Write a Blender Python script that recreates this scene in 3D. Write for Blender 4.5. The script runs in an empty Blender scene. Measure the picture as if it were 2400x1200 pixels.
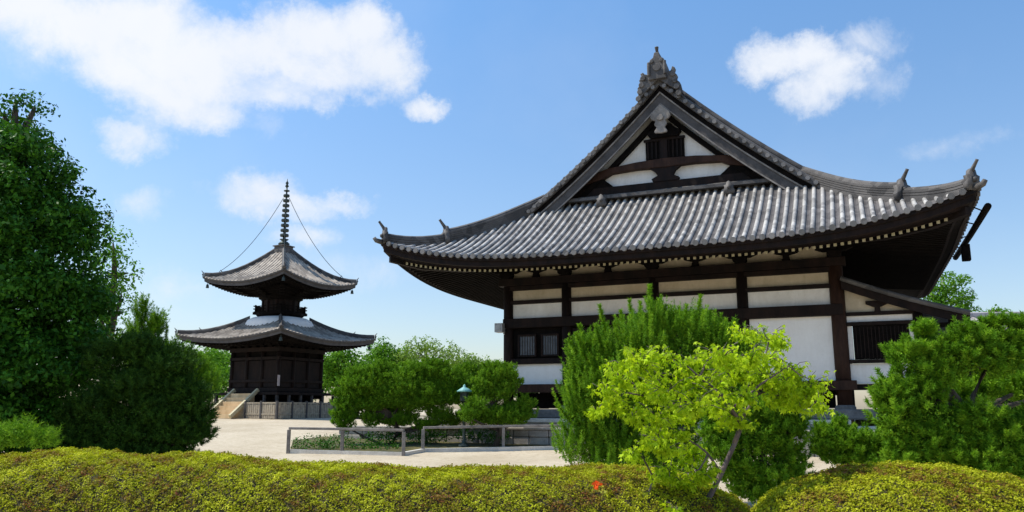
import bpy, math, random
import numpy as np
from mathutils import Vector, Matrix
R = math.radians
rng = np.random.default_rng(7)
random.seed(7)
sc = bpy.context.scene
COL = sc.collection

# ------------------------------------------------------------------ camera
F = 1900.0                      # focal length in photo pixels (photo is 2400 wide)
PITCH = math.atan(358 / F)
CH = 1.6
cam_d = bpy.data.cameras.new('camera')
cam_d.sensor_width = 36
cam_d.lens = 36 * F / 2400
cam_d.clip_end = 3000
cam = bpy.data.objects.new('camera', cam_d)
COL.objects.link(cam)
cam.location = (0, 0, CH)
cam.rotation_euler = (math.pi / 2 + PITCH, 0, 0)
sc.camera = cam
cP, sP = math.cos(PITCH), math.sin(PITCH)

def at(px, py, Y):
    """world point at ground distance Y that the photo shows at px, py"""
    a = (px - 1200) / F; b = (600 - py) / F
    t = Y / (cP - b * sP)
    return Vector((a * t, Y, CH + t * (sP + b * cP)))

# ------------------------------------------------------------------ sun and sky
SUN_AZ, SUN_EL = R(-84), R(57)
sd = Vector((math.sin(SUN_AZ) * math.cos(SUN_EL), math.cos(SUN_AZ) * math.cos(SUN_EL), math.sin(SUN_EL)))
sl = bpy.data.lights.new('sun', 'SUN')
sl.energy = 4.2; sl.angle = R(0.5); sl.color = (1, 0.94, 0.84)
so = bpy.data.objects.new('sun', sl); COL.objects.link(so)
so.rotation_euler = sd.to_track_quat('Z', 'Y').to_euler()
sc.view_settings.view_transform = 'Standard'
sc.view_settings.look = 'None'
sc.view_settings.exposure = 0.30
sc.view_settings.gamma = 1.0
sc.cycles.max_bounces = 6
sc.cycles.transparent_max_bounces = 8

w = bpy.data.worlds.new('World'); sc.world = w; w.use_nodes = True
nt = w.node_tree; nt.nodes.clear()
class NG:
    def __init__(s, nt): s.nt = nt
    def n(s, t, **k):
        x = s.nt.nodes.new(t)
        for a, v in k.items(): setattr(x, a, v)
        return x
    def inp(s, sock, v):
        if isinstance(v, bpy.types.NodeSocket): s.nt.links.new(v, sock)
        else: sock.default_value = v
    def m(s, op, a, b=0.0, c=None, clamp=False):
        x = s.n('ShaderNodeMath', operation=op); x.use_clamp = clamp
        s.inp(x.inputs[0], a); s.inp(x.inputs[1], b)
        if c is not None: s.inp(x.inputs[2], c)
        return x.outputs[0]
    def mix(s, f, a, b, bt='MIX'):
        x = s.n('ShaderNodeMixRGB', blend_type=bt)
        s.inp(x.inputs[0], f); s.inp(x.inputs[1], a); s.inp(x.inputs[2], b)
        return x.outputs[0]
    def noise(s, vec, scale, detail=3, rough=.5, dist=0.0):
        x = s.n('ShaderNodeTexNoise'); s.inp(x.inputs['Vector'], vec)
        x.inputs['Scale'].default_value = scale; x.inputs['Detail'].default_value = detail
        x.inputs['Roughness'].default_value = rough; x.inputs['Distortion'].default_value = dist
        return x.outputs['Fac']
    def ramp(s, f, stops):
        x = s.n('ShaderNodeValToRGB'); s.inp(x.inputs[0], f)
        e = x.color_ramp.elements
        while len(e) < len(stops): e.new(0.5)
        for q, (p, c) in zip(e, stops): q.position = p; q.color = (*c, 1)
        return x.outputs[0]
g = NG(nt)
sky = g.n('ShaderNodeTexSky', sky_type='NISHITA')
sky.sun_disc = False; sky.sun_elevation = SUN_EL; sky.sun_rotation = SUN_AZ
sky.altitude = 0; sky.air_density = 1.0; sky.dust_density = 1.0; sky.ozone_density = 2.0
tc = g.n('ShaderNodeTexCoord')
sp = g.n('ShaderNodeSeparateXYZ'); nt.links.new(tc.outputs['Generated'], sp.inputs[0])
dx, dy, dz = sp.outputs
az = g.m('ARCTAN2', dx, dy); el = g.m('ARCSINE', dz)
wn1 = g.noise(tc.outputs['Generated'], 20.0, 9, .68); 
wmp = g.n('ShaderNodeMapping'); wmp.inputs['Location'].default_value = (3.1, 7.7, 1.9); nt.links.new(tc.outputs['Generated'], wmp.inputs[0])
wn2 = g.noise(wmp.outputs[0], 20.0, 9, .68)
azw = g.m('ADD', az, g.m('MULTIPLY', g.m('SUBTRACT', wn1, .5), .075)); elw = g.m('ADD', el, g.m('MULTIPLY', g.m('SUBTRACT', wn2, .5), .06))
# summer cumulus: (px, py, rx, ry, weight) bumps in direction space
CL = [(60, 10, 150, 60, 1.0), (190, 70, 150, 75, 1.1), (330, 60, 150, 90, 1.2), (300, 150, 130, 65, 1.0), (450, 150, 160, 95, 1.2), (600, 120, 150, 75, 1.15), (760, 80, 140, 70, 1.15), (860, 60, 75, 55, 1.1),
      (900, 140, 90, 75, 1.1), (780, 170, 150, 60, 1.0), (400, 235, 110, 65, 1.05), (500, 265, 80, 40, .8), (640, 215, 120, 45, .8), (765, 240, 40, 28, .6), (330, 205, 90, 45, .8), (70, 100, 120, 60, .30), (640, 300, 60, 28, .25),
      (315, 322, 80, 42, .85), (995, 248, 62, 30, .9), (610, 450, 90, 52, .85), (700, 480, 90, 32, .7), (800, 478, 75, 24, .65), (720, 550, 80, 26, .55),
      (335, 480, 50, 36, .42), (430, 680, 150, 45, .30), (500, 440, 60, 18, .3), (800, 640, 140, 50, .25),
      (1800, 140, 85, 52, 1.05), (1880, 135, 95, 52, 1.15), (1950, 180, 85, 60, 1.05), (1900, 225, 70, 50, .95), (2030, 105, 70, 40, .45), (2330, 318, 70, 20, .15), (2050, 190, 60, 40, .42), (2200, 350, 60, 16, .10)]
den = None
for (px, py, rx, ry, wt) in CL:
    d = at(px, py, 100) - Vector((0, 0, CH)); d.normalize()
    a0 = math.atan2(d.x, d.y); e0 = math.asin(d.z)
    ax = rx / F; ay = ry / F
    u = g.m('MULTIPLY', g.m('SUBTRACT', azw, a0), 1 / ax); v = g.m('MULTIPLY', g.m('SUBTRACT', elw, e0), 1 / ay)
    q = g.m('ADD', g.m('MULTIPLY', u, u), g.m('MULTIPLY', v, v))
    b = g.m('MULTIPLY', g.m('SUBTRACT', 1.0, g.m('MULTIPLY', q, .62)), wt)
    den = b if den is None else g.m('SMOOTH_MAX', den, b, .35)
n1 = g.noise(tc.outputs['Generated'], 13.0, 10, .66, .3)
n2 = g.noise(tc.outputs['Generated'], 3.2, 5, .55)
dd = g.m('ADD', den, g.m('MULTIPLY', g.m('SUBTRACT', n1, .5), 1.35))
cov = g.n('ShaderNodeMapRange'); cov.interpolation_type = 'SMOOTHSTEP'
g.inp(cov.inputs[0], dd); cov.inputs[1].default_value = .0; cov.inputs[2].default_value = 1.12
cov = cov.outputs[0]
wisp = g.n('ShaderNodeMapRange'); g.inp(wisp.inputs[0], n2); wisp.inputs[1].default_value = .5; wisp.inputs[2].default_value = .85
wisp.inputs[3].default_value = 0; wisp.inputs[4].default_value = .12
cloud = g.m('ADD', cov, g.m('MULTIPLY', wisp.outputs[0], g.m('SUBTRACT', 1.0, cov)), clamp=True)
# clear-air colour: the physical sky, a little whiter towards the horizon as over humid summer land
hz = g.n('ShaderNodeMapRange'); g.inp(hz.inputs[0], el); hz.inputs[1].default_value = 0; hz.inputs[2].default_value = .5
skyc = g.mix(1.0, sky.outputs[0], g.mix(hz.outputs[0], (1.42, 1.30, 1.24, 1), (1.16, 1.58, 1.80, 1)), 'MULTIPLY')
shade = g.noise(tc.outputs['Generated'], 6.0, 4, .5)
cc = g.mix(g.m('MULTIPLY', shade, .75), (8.1, 8.2, 8.5, 1), (5.9, 6.6, 7.7, 1))
fin = g.mix(cloud, skyc, cc)
bg = g.n('ShaderNodeBackground'); bg.inputs[1].default_value = .10
nt.links.new(fin, bg.inputs[0])
wo = g.n('ShaderNodeOutputWorld'); nt.links.new(bg.outputs[0], wo.inputs[0])

# ------------------------------------------------------------------ materials
MATS = {}
def mat(name, fn):
    m = bpy.data.materials.new(name); m.use_nodes = True
    m.node_tree.nodes.clear()
    gg = NG(m.node_tree)
    out = gg.n('ShaderNodeOutputMaterial')
    gg.nt.links.new(fn(gg), out.inputs[0])
    MATS[name] = m
    return m
def pbsdf(g, col, rough=.6, metal=0.0, bump=None, bstr=.3, spec=.5, bdist=.02):
    b = g.n('ShaderNodeBsdfPrincipled')
    g.inp(b.inputs['Base Color'], col); g.inp(b.inputs['Roughness'], rough); g.inp(b.inputs['Metallic'], metal)
    b.inputs['Specular IOR Level'].default_value = spec
    if bump is not None:
        bp = g.n('ShaderNodeBump'); bp.inputs['Strength'].default_value = bstr; bp.inputs['Distance'].default_value = bdist
        g.inp(bp.inputs['Height'], bump); g.nt.links.new(bp.outputs[0], b.inputs['Normal'])
    return b.outputs[0]
def objco(g, sx=1, sy=1, sz=1):
    t = g.n('ShaderNodeTexCoord'); mp = g.n('ShaderNodeMapping'); mp.inputs['Scale'].default_value = (sx, sy, sz)
    g.nt.links.new(t.outputs['Object'], mp.inputs[0]); return mp.outputs[0]
def two(name, c1, c2, scale, rough=.6, detail=6, sx=1, sy=1, sz=1, bstr=.3, lo=.35, hi=.65, spec=.5, metal=0.0, fine=None):
    def fn(g):
        co = objco(g, sx, sy, sz)
        n = g.noise(co, scale, detail, .6)
        col = g.ramp(n, [(lo, c1), (hi, c2)])
        if fine:
            f2 = g.noise(co, fine[0], 4, .7)
            col = g.mix(fine[1], col, g.ramp(f2, [(.3, (.12, .12, .12)), (.7, (1.0, 1.0, 1.0))]), 'MULTIPLY')
        return pbsdf(g, col, rough, metal, g.noise(co, scale * 4, 4, .6), bstr, spec)
    return mat(name, fn)
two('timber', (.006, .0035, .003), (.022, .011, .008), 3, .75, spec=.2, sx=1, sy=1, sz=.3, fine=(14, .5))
two('brown_timber', (.03, .013, .008), (.065, .03, .018), 2.5, .7, spec=.2, sx=1, sy=1, sz=.3, fine=(14, .5))  # lighter than timber: sunlit tone put into the corner pillar and sill beam
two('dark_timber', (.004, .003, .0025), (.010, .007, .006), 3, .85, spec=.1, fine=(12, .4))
two('grey_timber', (.05, .044, .042), (.095, .084, .08), 2.2, .75, fine=(16, .4))
two('pale_timber', (.26, .21, .15), (.42, .35, .25), 5, .7, sx=3)
two('new_timber', (.50, .34, .17), (.66, .47, .26), 3, .6, sz=.3)
two('cream_paint', (.42, .37, .22), (.52, .46, .30), 6, .7)
def plasterfn(c1, c2, grime):
    def fn(g):
        co = objco(g); n = g.noise(co, 1.3, 6, .6)
        st = g.noise(objco(g, 2.2, 2.2, .5), 1.6, 8, .75, .6); sp_ = g.noise(co, 9, 5, .7)
        c = g.ramp(n, [(.3, c1), (.7, c2)])
        c = g.mix(grime, c, g.ramp(st, [(.30, (.74, .71, .66)), (.62, (1, 1, 1))]), 'MULTIPLY')
        c = g.mix(grime * .6, c, g.ramp(sp_, [(.3, (.7, .68, .64)), (.5, (1, 1, 1))]), 'MULTIPLY')
        return pbsdf(g, c, .88, 0, sp_, .12)
    return fn
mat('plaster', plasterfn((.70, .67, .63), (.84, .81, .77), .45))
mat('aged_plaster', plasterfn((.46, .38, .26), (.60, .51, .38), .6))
mat('white_plaster', plasterfn((.85, .82, .78), (.92, .89, .85), .25))
two('stone', (.30, .27, .24), (.46, .42, .37), 2.4, .85, fine=(18, .4))
two('pale_stone', (.58, .54, .48), (.72, .68, .61), 2.4, .8, fine=(18, .25))
two('dark_stone', (.12, .115, .11), (.22, .21, .20), 2.4, .8, fine=(18, .4))
two('weathered', (.17, .15, .135), (.32, .285, .255), 3, .8, fine=(16, .35))
two('bark', (.035, .025, .018), (.10, .075, .055), 9, .9, sz=.3, bstr=.8)
two('grey_bark', (.07, .05, .046), (.17, .125, .115), 14, .85, sz=.4, bstr=.5)
two('bronze', (.03, .04, .035), (.06, .075, .065), 8, .5, metal=.6)
two('verdigris', (.13, .34, .33), (.24, .48, .45), 8, .6)
two('grey_metal', (.30, .30, .30), (.40, .40, .40), 6, .5, metal=.3)
two('dark_window', (.05, .055, .07), (.09, .10, .12), 3, .25)
two('paper', (.42, .36, .36), (.52, .45, .44), 4, .8)
two('moss', (.045, .05, .012), (.16, .13, .03), 3.0, .95, bstr=.8, fine=(30, .5))
def tilefn(base1, base2, rough):
    def fn(g):
        co = objco(g)
        v = g.n('ShaderNodeTexVoronoi'); g.inp(v.inputs['Vector'], co); v.inputs['Scale'].default_value = 3.0
        n = g.noise(co, 1.2, 5, .6); n3 = g.noise(co, 26, 3, .6)
        sepc = g.n('ShaderNodeSeparateColor'); g.nt.links.new(v.outputs['Color'], sepc.inputs[0])
        f = g.m('ADD', g.m('MULTIPLY', sepc.outputs[0], .45), g.m('ADD', g.m('MULTIPLY', n, .35), g.m('MULTIPLY', n3, .35)))
        col = g.ramp(f, [(.25, base1), (.85, base2)])
        return pbsdf(g, col, rough, 0, n3, .25)
    return fn
mat('tile', tilefn((.14, .13, .12), (.54, .51, .47), .55))
mat('shaded_pan_tile', tilefn((.035, .031, .030), (.13, .117, .112), .8))  # pans darker than the rows: shade of the valleys put into the colour
mat('end_tile', tilefn((.07, .066, .062), (.22, .205, .195), .7))
mat('ridge_tile', tilefn((.025, .022, .021), (.125, .113, .105), .7))
mat('pagoda_tile', tilefn((.17, .14, .115), (.50, .43, .35), .85))
mat('far_tile', tilefn((.22, .20, .20), (.5, .46, .46), .7))
def gravel(g):
    co = objco(g)
    n = g.noise(co, 42, 3, .7); n2 = g.noise(co, .35, 5, .6)
    c = g.ramp(n, [(.3, (.44, .37, .27)), (.7, (.66, .57, .43))])
    n3 = g.noise(co, 4.5, 6, .75)
    c = g.mix(.55, c, g.ramp(n2, [(.35, (.66, .62, .55)), (.65, (1, 1, 1))]), 'MULTIPLY')
    c = g.mix(.45, c, g.ramp(n3, [(.34, (.55, .50, .43)), (.52, (1, 1, 1))]), 'MULTIPLY')
    return pbsdf(g, c, .95, 0, n, .5, .2)
mat('gravel', gravel)
def leafmat(name, cols, trans=.35, rough=.5, tcol=None):
    """per-leaf colour from the 'tint' face attribute"""
    def fn(g):
        a = g.n('ShaderNodeAttribute', attribute_name='tint')
        n = len(cols)
        c = g.ramp(a.outputs['Fac'], [(i / (n - 1), q) for i, q in enumerate(cols)])
        b = pbsdf(g, c, rough + .15, 0, None, spec=.12)
        t = g.n('ShaderNodeBsdfTranslucent')
        g.inp(t.inputs[0], g.mix(1.0, c, tcol or (1.25, 1.3, .6, 1), 'MULTIPLY'))
        mx = g.n('ShaderNodeMixShader'); mx.inputs[0].default_value = trans
        g.nt.links.new(b, mx.inputs[1]); g.nt.links.new(t.outputs[0], mx.inputs[2])
        return mx.outputs[0]
    return mat(name, fn)
leafmat('broadleaf', [(.014, .055, .006), (.035, .12, .010), (.10, .28, .02)], .2, .35)
leafmat('far_leaf', [(.05, .14, .010), (.10, .24, .016), (.20, .38, .035)], .35)
leafmat('far_olive', [(.11, .18, .03), (.18, .28, .05), (.28, .40, .09)], .35)
leafmat('pine', [(.05, .14, .008), (.13, .28, .014), (.34, .54, .035)], .28)
leafmat('shaded_pine', [(.018, .05, .008), (.035, .09, .010), (.08, .18, .016)], .12)  # darker copy of pine, with the tall tree's shade put into the colour
leafmat('bright_pine', [(.055, .14, .008), (.12, .26, .014), (.28, .46, .03)], .28)
leafmat('maple', [(.20, .34, .010), (.42, .54, .015), (.64, .86, .06)], .5)
leafmat('hedge_leaf', [(.26, .09, .04), (.24, .22, .012), (.40, .43, .012), (.62, .62, .04)], .3)
leafmat('orange_petal', [(.85, .10, .015), (.95, .2, .03)], .3, tcol=(1, .8, .6, 1))
leafmat('yellow_petal', [(.75, .65, .05), (.85, .8, .15)], .3)
two('hedge_core', (.04, .03, .015), (.09, .075, .02), 14, .95, bstr=1.0)
two('crown_core', (.010, .016, .006), (.02, .03, .010), 6, .95)

# ------------------------------------------------------------------ helpers
class MB:
    def __init__(s): s.v = []; s.f = []; s.mi = []; s.cur = 0
    def _a(s, vs, fs):
        o = len(s.v); s.v.extend([tuple(q) for q in vs])
        for f_ in fs: s.f.append(tuple(o + i for i in f_)); s.mi.append(s.cur)
        return s
    def box(s, x0, x1, y0, y1, z0, z1):
        vs = [(x, y, z) for z in (z0, z1) for y in (y0, y1) for x in (x0, x1)]
        return s._a(vs, [(0, 2, 3, 1), (4, 5, 7, 6), (0, 1, 5, 4), (2, 6, 7, 3), (0, 4, 6, 2), (1, 3, 7, 5)])
    def beam(s, p, q, wd, ht, up=(0, 0, 1)):
        """rectangular bar from p to q; p, q are centres of its end faces"""
        p = Vector(p); q = Vector(q); d = (q - p).normalized(); r = d.cross(Vector(up)).normalized(); u = r.cross(d)
        vs = []
        for c in (p, q):
            for a, b in ((-1, -1), (1, -1), (1, 1), (-1, 1)): vs.append(c + r * a * wd / 2 + u * b * ht / 2)
        return s._a(vs, [(0, 1, 2, 3), (7, 6, 5, 4), (0, 4, 5, 1), (1, 5, 6, 2), (2, 6, 7, 3), (3, 7, 4, 0)])
    def tube(s, pts, rad, n=8, cap=True):
        pts = [Vector(p) for p in pts]
        if not isinstance(rad, (list, tuple)): rad = [rad] * len(pts)
        vs = []; fs = []
        for i, p in enumerate(pts):
            d = (pts[min(i + 1, len(pts) - 1)] - pts[max(i - 1, 0)]).normalized()
            ref = Vector((0, 0, 1)) if abs(d.z) < .9 else Vector((1, 0, 0))
            r = d.cross(ref).normalized(); u = r.cross(d)
            for k in range(n):
                t = 2 * math.pi * k / n
                vs.append(p + (r * math.cos(t) + u * math.sin(t)) * rad[i])
        for i in range(len(pts) - 1):
            for k in range(n):
                a = i * n + k; b = i * n + (k + 1) % n
                fs.append((a, b, b + n, a + n))
        if cap: fs.append(tuple(range(n - 1, -1, -1))); fs.append(tuple(range((len(pts) - 1) * n, len(pts) * n)))
        return s._a(vs, fs)
    def lathe(s, cx, cy, prof, n=16, sq=False, rot=0):
        vs = []; fs = []
        if sq: n = 4; rot = rot + math.pi / 4
        for (r, z) in prof:
            rr = r * (math.sqrt(2) if sq else 1)
            for k in range(n):
                t = 2 * math.pi * k / n + rot
                vs.append((cx + rr * math.cos(t), cy + rr * math.sin(t), z))
        m = len(prof)
        for i in range(m - 1):
            for k in range(n):
                a = i * n + k; b = i * n + (k + 1) % n
                fs.append((a, b, b + n, a + n))
        fs.append(tuple(range(n - 1, -1, -1))); fs.append(tuple(range((m - 1) * n, m * n)))
        return s._a(vs, fs)
    def prism(s, poly, y0, y1):
        """polygon in x,z extruded from y0 to y1"""
        n = len(poly)
        vs = [(x, y0, z) for x, z in poly] + [(x, y1, z) for x, z in poly]
        fs = [tuple(range(n)), tuple(range(2 * n - 1, n - 1, -1))]
        for i in range(n): j = (i + 1) % n; fs.append((i, i + n, j + n, j))
        return s._a(vs, fs)
    def grid(s, P):
        nu, nv = len(P), len(P[0])
        vs = [q for r in P for q in r]
        return s._a(vs, [(i * nv + j, (i + 1) * nv + j, (i + 1) * nv + j + 1, i * nv + j + 1) for i in range(nu - 1) for j in range(nv - 1)])
    def sweep(s, path, sec, side=None):
        """section (side, up) swept along path with z up; closed and capped"""
        path = [Vector(p) for p in path]; n = len(sec); vs = []; fs = []
        for i, p in enumerate(path):
            d = path[min(i + 1, len(path) - 1)] - path[max(i - 1, 0)]
            r = Vector(side) if side else Vector((d.y, -d.x, 0)).normalized()
            for a, b in sec: vs.append(p + r * a + Vector((0, 0, b)))
        for i in range(len(path) - 1):
            for k in range(n):
                a = i * n + k; b = i * n + (k + 1) % n
                fs.append((a, b, b + n, a + n))
        fs.append(tuple(range(n - 1, -1, -1))); fs.append(tuple(range((len(path) - 1) * n, len(path) * n)))
        return s._a(vs, fs)
    def build(s, name, mats, parent=None, smooth=False, bevel=0, label=None, fixn=True):
        me = bpy.data.meshes.new(name)
        me.from_pydata(s.v, [], s.f)
        if isinstance(mats, str): mats = [mats]
        for m in mats: me.materials.append(MATS[m])
        me.polygons.foreach_set('material_index', s.mi)
        if fixn:
            import bmesh
            b = bmesh.new(); b.from_mesh(me); bmesh.ops.recalc_face_normals(b, faces=b.faces); b.to_mesh(me); b.free()
        if smooth: me.polygons.foreach_set('use_smooth', [q == 0 for q in s.mi])
        o = bpy.data.objects.new(name, me); COL.objects.link(o)
        if parent: o.parent = parent
        if bevel:
            md = o.modifiers.new('bevel', 'BEVEL'); md.width = bevel; md.segments = 1; md.limit_method = 'ANGLE'
        if label: o['label'] = label
        return o
def tag(o, label=None, cat=None, group=None, kind=None):
    if label: o['label'] = label
    if cat: o['category'] = cat
    if group: o['group'] = group
    if kind: o['kind'] = kind
    return o
def empty(name, loc, rz=0, label=None, cat=None, group=None):
    o = bpy.data.objects.new(name, None); COL.objects.link(o)
    o.location = loc; o.rotation_euler = (0, 0, rz); o.empty_display_size = .3
    return tag(o, label, cat, group)
def raw(name, V, nper, mats, parent=None, tint=None):
    """n separate polygons of nper corners each, as one mesh"""
    n = len(V) // nper
    me = bpy.data.meshes.new(name)
    me.vertices.add(len(V)); me.vertices.foreach_set('co', V.astype(np.float32).ravel())
    me.loops.add(len(V)); me.loops.foreach_set('vertex_index', np.arange(len(V), dtype=np.int32))
    me.polygons.add(n); me.polygons.foreach_set('loop_start', np.arange(0, len(V), nper, dtype=np.int32))
    me.materials.append(MATS[mats])
    me.update(calc_edges=True)
    if tint is not None:
        a = me.attributes.new('tint', 'FLOAT', 'FACE'); a.data.foreach_set('value', tint.astype(np.float32))
    o = bpy.data.objects.new(name, me); COL.objects.link(o)
    if parent: o.parent = parent
    return o
def nrm(a): return a / np.maximum(np.linalg.norm(a, axis=1, keepdims=True), 1e-9)
def leafquads(P, N, size, asp=.5):
    """rhombic leaves at P facing roughly N"""
    n = len(P)
    N = nrm(N + rng.normal(0, .55, (n, 3)))
    T = nrm(np.cross(N, rng.normal(0, 1, (n, 3)))); B = np.cross(N, T)
    s = (size * rng.uniform(.6, 1.35, n))[:, None]
    V = np.stack([P - T * s * .5, P + B * s * asp * .5 + N * s * .08, P + T * s * .5, P - B * s * asp * .5 + N * s * .08], 1)
    return V.reshape(-1, 3)
def needles(P, D, L, per, nlen, wid, spread=.75):
    """shoots at P along D of length L, each with needles around it -> triangles"""
    n = len(P); D = nrm(D)
    P2 = np.repeat(P, per, 0); D2 = np.repeat(D, per, 0); L2 = np.repeat(np.broadcast_to(L, n), per)
    m = n * per
    t = rng.uniform(0, 1, m)
    rad = nrm(np.cross(D2, rng.normal(0, 1, (m, 3))))
    tip = np.where(t > .85, .45, 1.0)[:, None]
    nd = nrm(D2 * (1.15 - spread * .5) + rad * spread * tip)
    b = P2 + D2 * (t * L2)[:, None]
    ln = (nlen * rng.uniform(.7, 1.2, m))[:, None]
    sd_ = nrm(np.cross(nd, rng.normal(0, 1, (m, 3)))) * wid * .5
    V = np.stack([b - sd_, b + sd_, b + nd * ln], 1)
    return V.reshape(-1, 3)
def sphere_dirs(n, up=None):
    d = nrm(rng.normal(0, 1, (n, 3)))
    if up is not None: d[:, 2] = np.where(d[:, 2] < up, -d[:, 2], d[:, 2])
    return d
def tint(n, per_clump=None, lo=0, hi=1):
    t = rng.beta(2, 2, n)
    if per_clump is not None: t = np.clip(.45 * t + .55 * per_clump, 0, 1)
    return lo + (hi - lo) * t
def trunkmesh(root, path, rads, limbs=(), m='bark', n=9):
    b = MB(); b.tube(path, rads, n); b.build('trunk', m, root, True)
    if limbs:
        b = MB()
        for pts, rr in limbs: b.tube(pts, rr, 6)
        b.build('limbs', m, root, True)

# ------------------------------------------------------------------ ground
def gz(x, y):
    """ground height: flat by the camera, rising gently to the pagoda court"""
    t = min(max((y - 20) / 29.0, 0), 1)
    return 1.05 * (t * t * (3 - 2 * t) * .35 + t * .65)
xs = [-600, -200, -90] + list(np.arange(-50, 51, 2.5)) + [90, 200, 600]
ys = [-30, -8] + list(np.arange(0, 60, 1.5)) + [64, 72, 90, 140, 300, 900]
b = MB(); b.grid([[(x, y, gz(x, y) + .015 * math.sin(x * .7 + y * .4)) for y in ys] for x in xs])
tag(b.build('ground', 'gravel', None, True), kind='structure')

# ------------------------------------------------------------------ main hall
AZ = R(23)
c0 = Vector((11.3245, 28.0))
BZ = .85                       # terrace level
HALL = empty('temple_hall', (c0.x, c0.y, BZ), -AZ,
             'large dark timber temple hall with white plaster panels and sweeping grey tiled hip-and-gable roof', 'temple')
HM = Matrix.Translation((c0.x, c0.y, BZ)) @ Matrix.Rotation(-AZ, 4, 'Z')
class HB(MB):
    def build(s, *a, **k):
        s.v = [(x, y, z - BZ) for x, y, z in s.v]
        return MB.build(s, *a, **k)
def dupe(o, loc):
    c = o.copy(); COL.objects.link(c); c.parent = o.parent; c.location = loc; return c
XR, XL, YF, YB = 4.1, -16.25, -3.8, 20.0
XC, HALF = (XR + XL) / 2, (XR - XL) / 2
YV = .6; YW = 1.25; YV2 = YB - (YV - YF); 
def Hh(d): return 6.95 + .5 * d + .0245 * d * d
def lift(x, y):
    a = min(XR - x, x - XL) + min(y - YF, YB - y)
    t = min(max((y - YF) / 3.0, 0), 1)
    return 1.05 * max(0, 1 - a / 9.0) ** 3.3 + .55 * max(0, 1 - (XR - x) / 4.0) ** 2 * t * t * (3 - 2 * t)
# tile slopes
base = HB(); rows = HB(); ends = HB()
TR = .072
def halfrow(mb, pts, side, r, n=5):
    vs = []; fs = []
    for p in pts:
        for k in range(n + 1):
            t = math.pi * k / n
            vs.append(Vector(p) + Vector(side) * math.cos(t) * r + Vector((0, 0, math.sin(t) * r * 1.15 - .01)))
    m = n + 1
    for i in range(len(pts) - 1):
        for k in range(n): fs.append((i * m + k, i * m + k + 1, (i + 1) * m + k + 1, (i + 1) * m + k))
    fs.append(tuple(range(m)))
    mb._a(vs, fs)
def slope(origin_fn, end_fn, s0, s1, side, step=.30):
    """origin_fn(s) -> eave point xy; end_fn(s) -> top point xy"""
    n = int(round((s1 - s0) / step)); prev = None
    for i in range(n + 1):
        s_ = s0 + (s1 - s0) * i / n
        a = Vector(origin_fn(s_)); e = Vector(end_fn(s_)); L = (e - a).length
        K = 14; line = []
        for k in range(K + 1):
            p = a.lerp(e, k / K)
            line.append((p.x, p.y, Hh(L * k / K) + lift(p.x, p.y)))
        if prev:
            mid = [tuple((Vector(p) + Vector(q)) / 2 - Vector((0, 0, .045))) for p, q in zip(prev, line)]
            base.grid([prev, mid, line])
        prev = line
        if L > .25:
            # individual tiles: each lap a few mm prouder than the next
            pts = []; nt_ = max(2, int(L / .36))
            for k in range(nt_ + 1):
                p = a.lerp(e, k / nt_); pts.append((p.x, p.y, Hh(L * k / nt_) + lift(p.x, p.y)))
            pts[0] = tuple(Vector(pts[0]) - (Vector((*((e - a).normalized()), 0)) * .06))
            halfrow(rows, pts, side, TR)
            # pendant round end tile
            c = Vector(pts[0]); d = Vector((*((e - a).normalized()), 0))
            rows.cur = 1; rows.tube([c - d * .03 + Vector((0, 0, .0)), c + d * .05], .098, 10); rows.cur = 0
def topf(x):
    d = min(XR - x, x - XL); return YF + min(d, YW - YF)
slope(lambda x: (x, YF), lambda x: (x, topf(x)), XL + .12, XR - .12, (1, 0, 0))
slope(lambda x: (x, YB), lambda x: (x, YB - (topf(x) - YF)), XL + .12, XR - .12, (1, 0, 0), .67)
def inx(y):
    d = min(y - YF, YB - y)
    return HALF if (YV <= y <= YV2) else min(d, HALF)
for side in (1, -1):
    e = XR if side > 0 else XL
    for (ya, yb) in ((YF + .12, YV - .01), (YV, YV2), (YV2 + .01, YB - .12)):
        slope(lambda y: (e, y), lambda y: (e - side * inx(y), y), ya, yb, (0, 1, 0), .30 if yb < 2 else .5)
base.build('roof_base', 'shaded_pan_tile', HALL, fixn=False)
rows.build('roof_tiles', ['tile', 'end_tile'], HALL, True)
# eave fascia, soffit
def eave_path(off, dz):
    """closed ring at distance off inside the eave line"""
    P = []
    def seg(a, b_, n):
        for i in range(n):
            p = Vector(a).lerp(Vector(b_), i / n); P.append((p.x, p.y, dz + lift(p.x, p.y)))
    x0, x1, y0, y1 = XL + off, XR - off, YF + off, YB - off
    seg((x0, y0), (x1, y0), 48); seg((x1, y0), (x1, y1), 48); seg((x1, y1), (x0, y1), 48); seg((x0, y1), (x0, y0), 48)
    return P
def rings(mb, specs):
    R_ = [eave_path(o, z) for o, z in specs]; n = len(R_[0])
    vs = [q for r in R_ for q in r]; fs = []
    for i in range(len(R_) - 1):
        for k in range(n): fs.append((i * n + k, i * n + (k + 1) % n, (i + 1) * n + (k + 1) % n, (i + 1) * n + k))
    mb._a(vs, fs)
b = HB(); rings(b, [(.02, 6.93), (.02, 6.80), (.10, 6.80), (.10, 6.62), (.26, 6.62), (.26, 6.58)])
b.build('eave_board', 'timber', HALL)
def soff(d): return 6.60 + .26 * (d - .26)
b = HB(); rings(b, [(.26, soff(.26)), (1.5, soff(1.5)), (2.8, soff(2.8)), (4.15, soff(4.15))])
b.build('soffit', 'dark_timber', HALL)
b = HB(); rings(b, [(.5, soff(.5)), (.5, soff(.5) - .07), (.64, soff(.64) - .07), (.64, soff(.64))])
b.build('eave_batten', 'timber', HALL)
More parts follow.
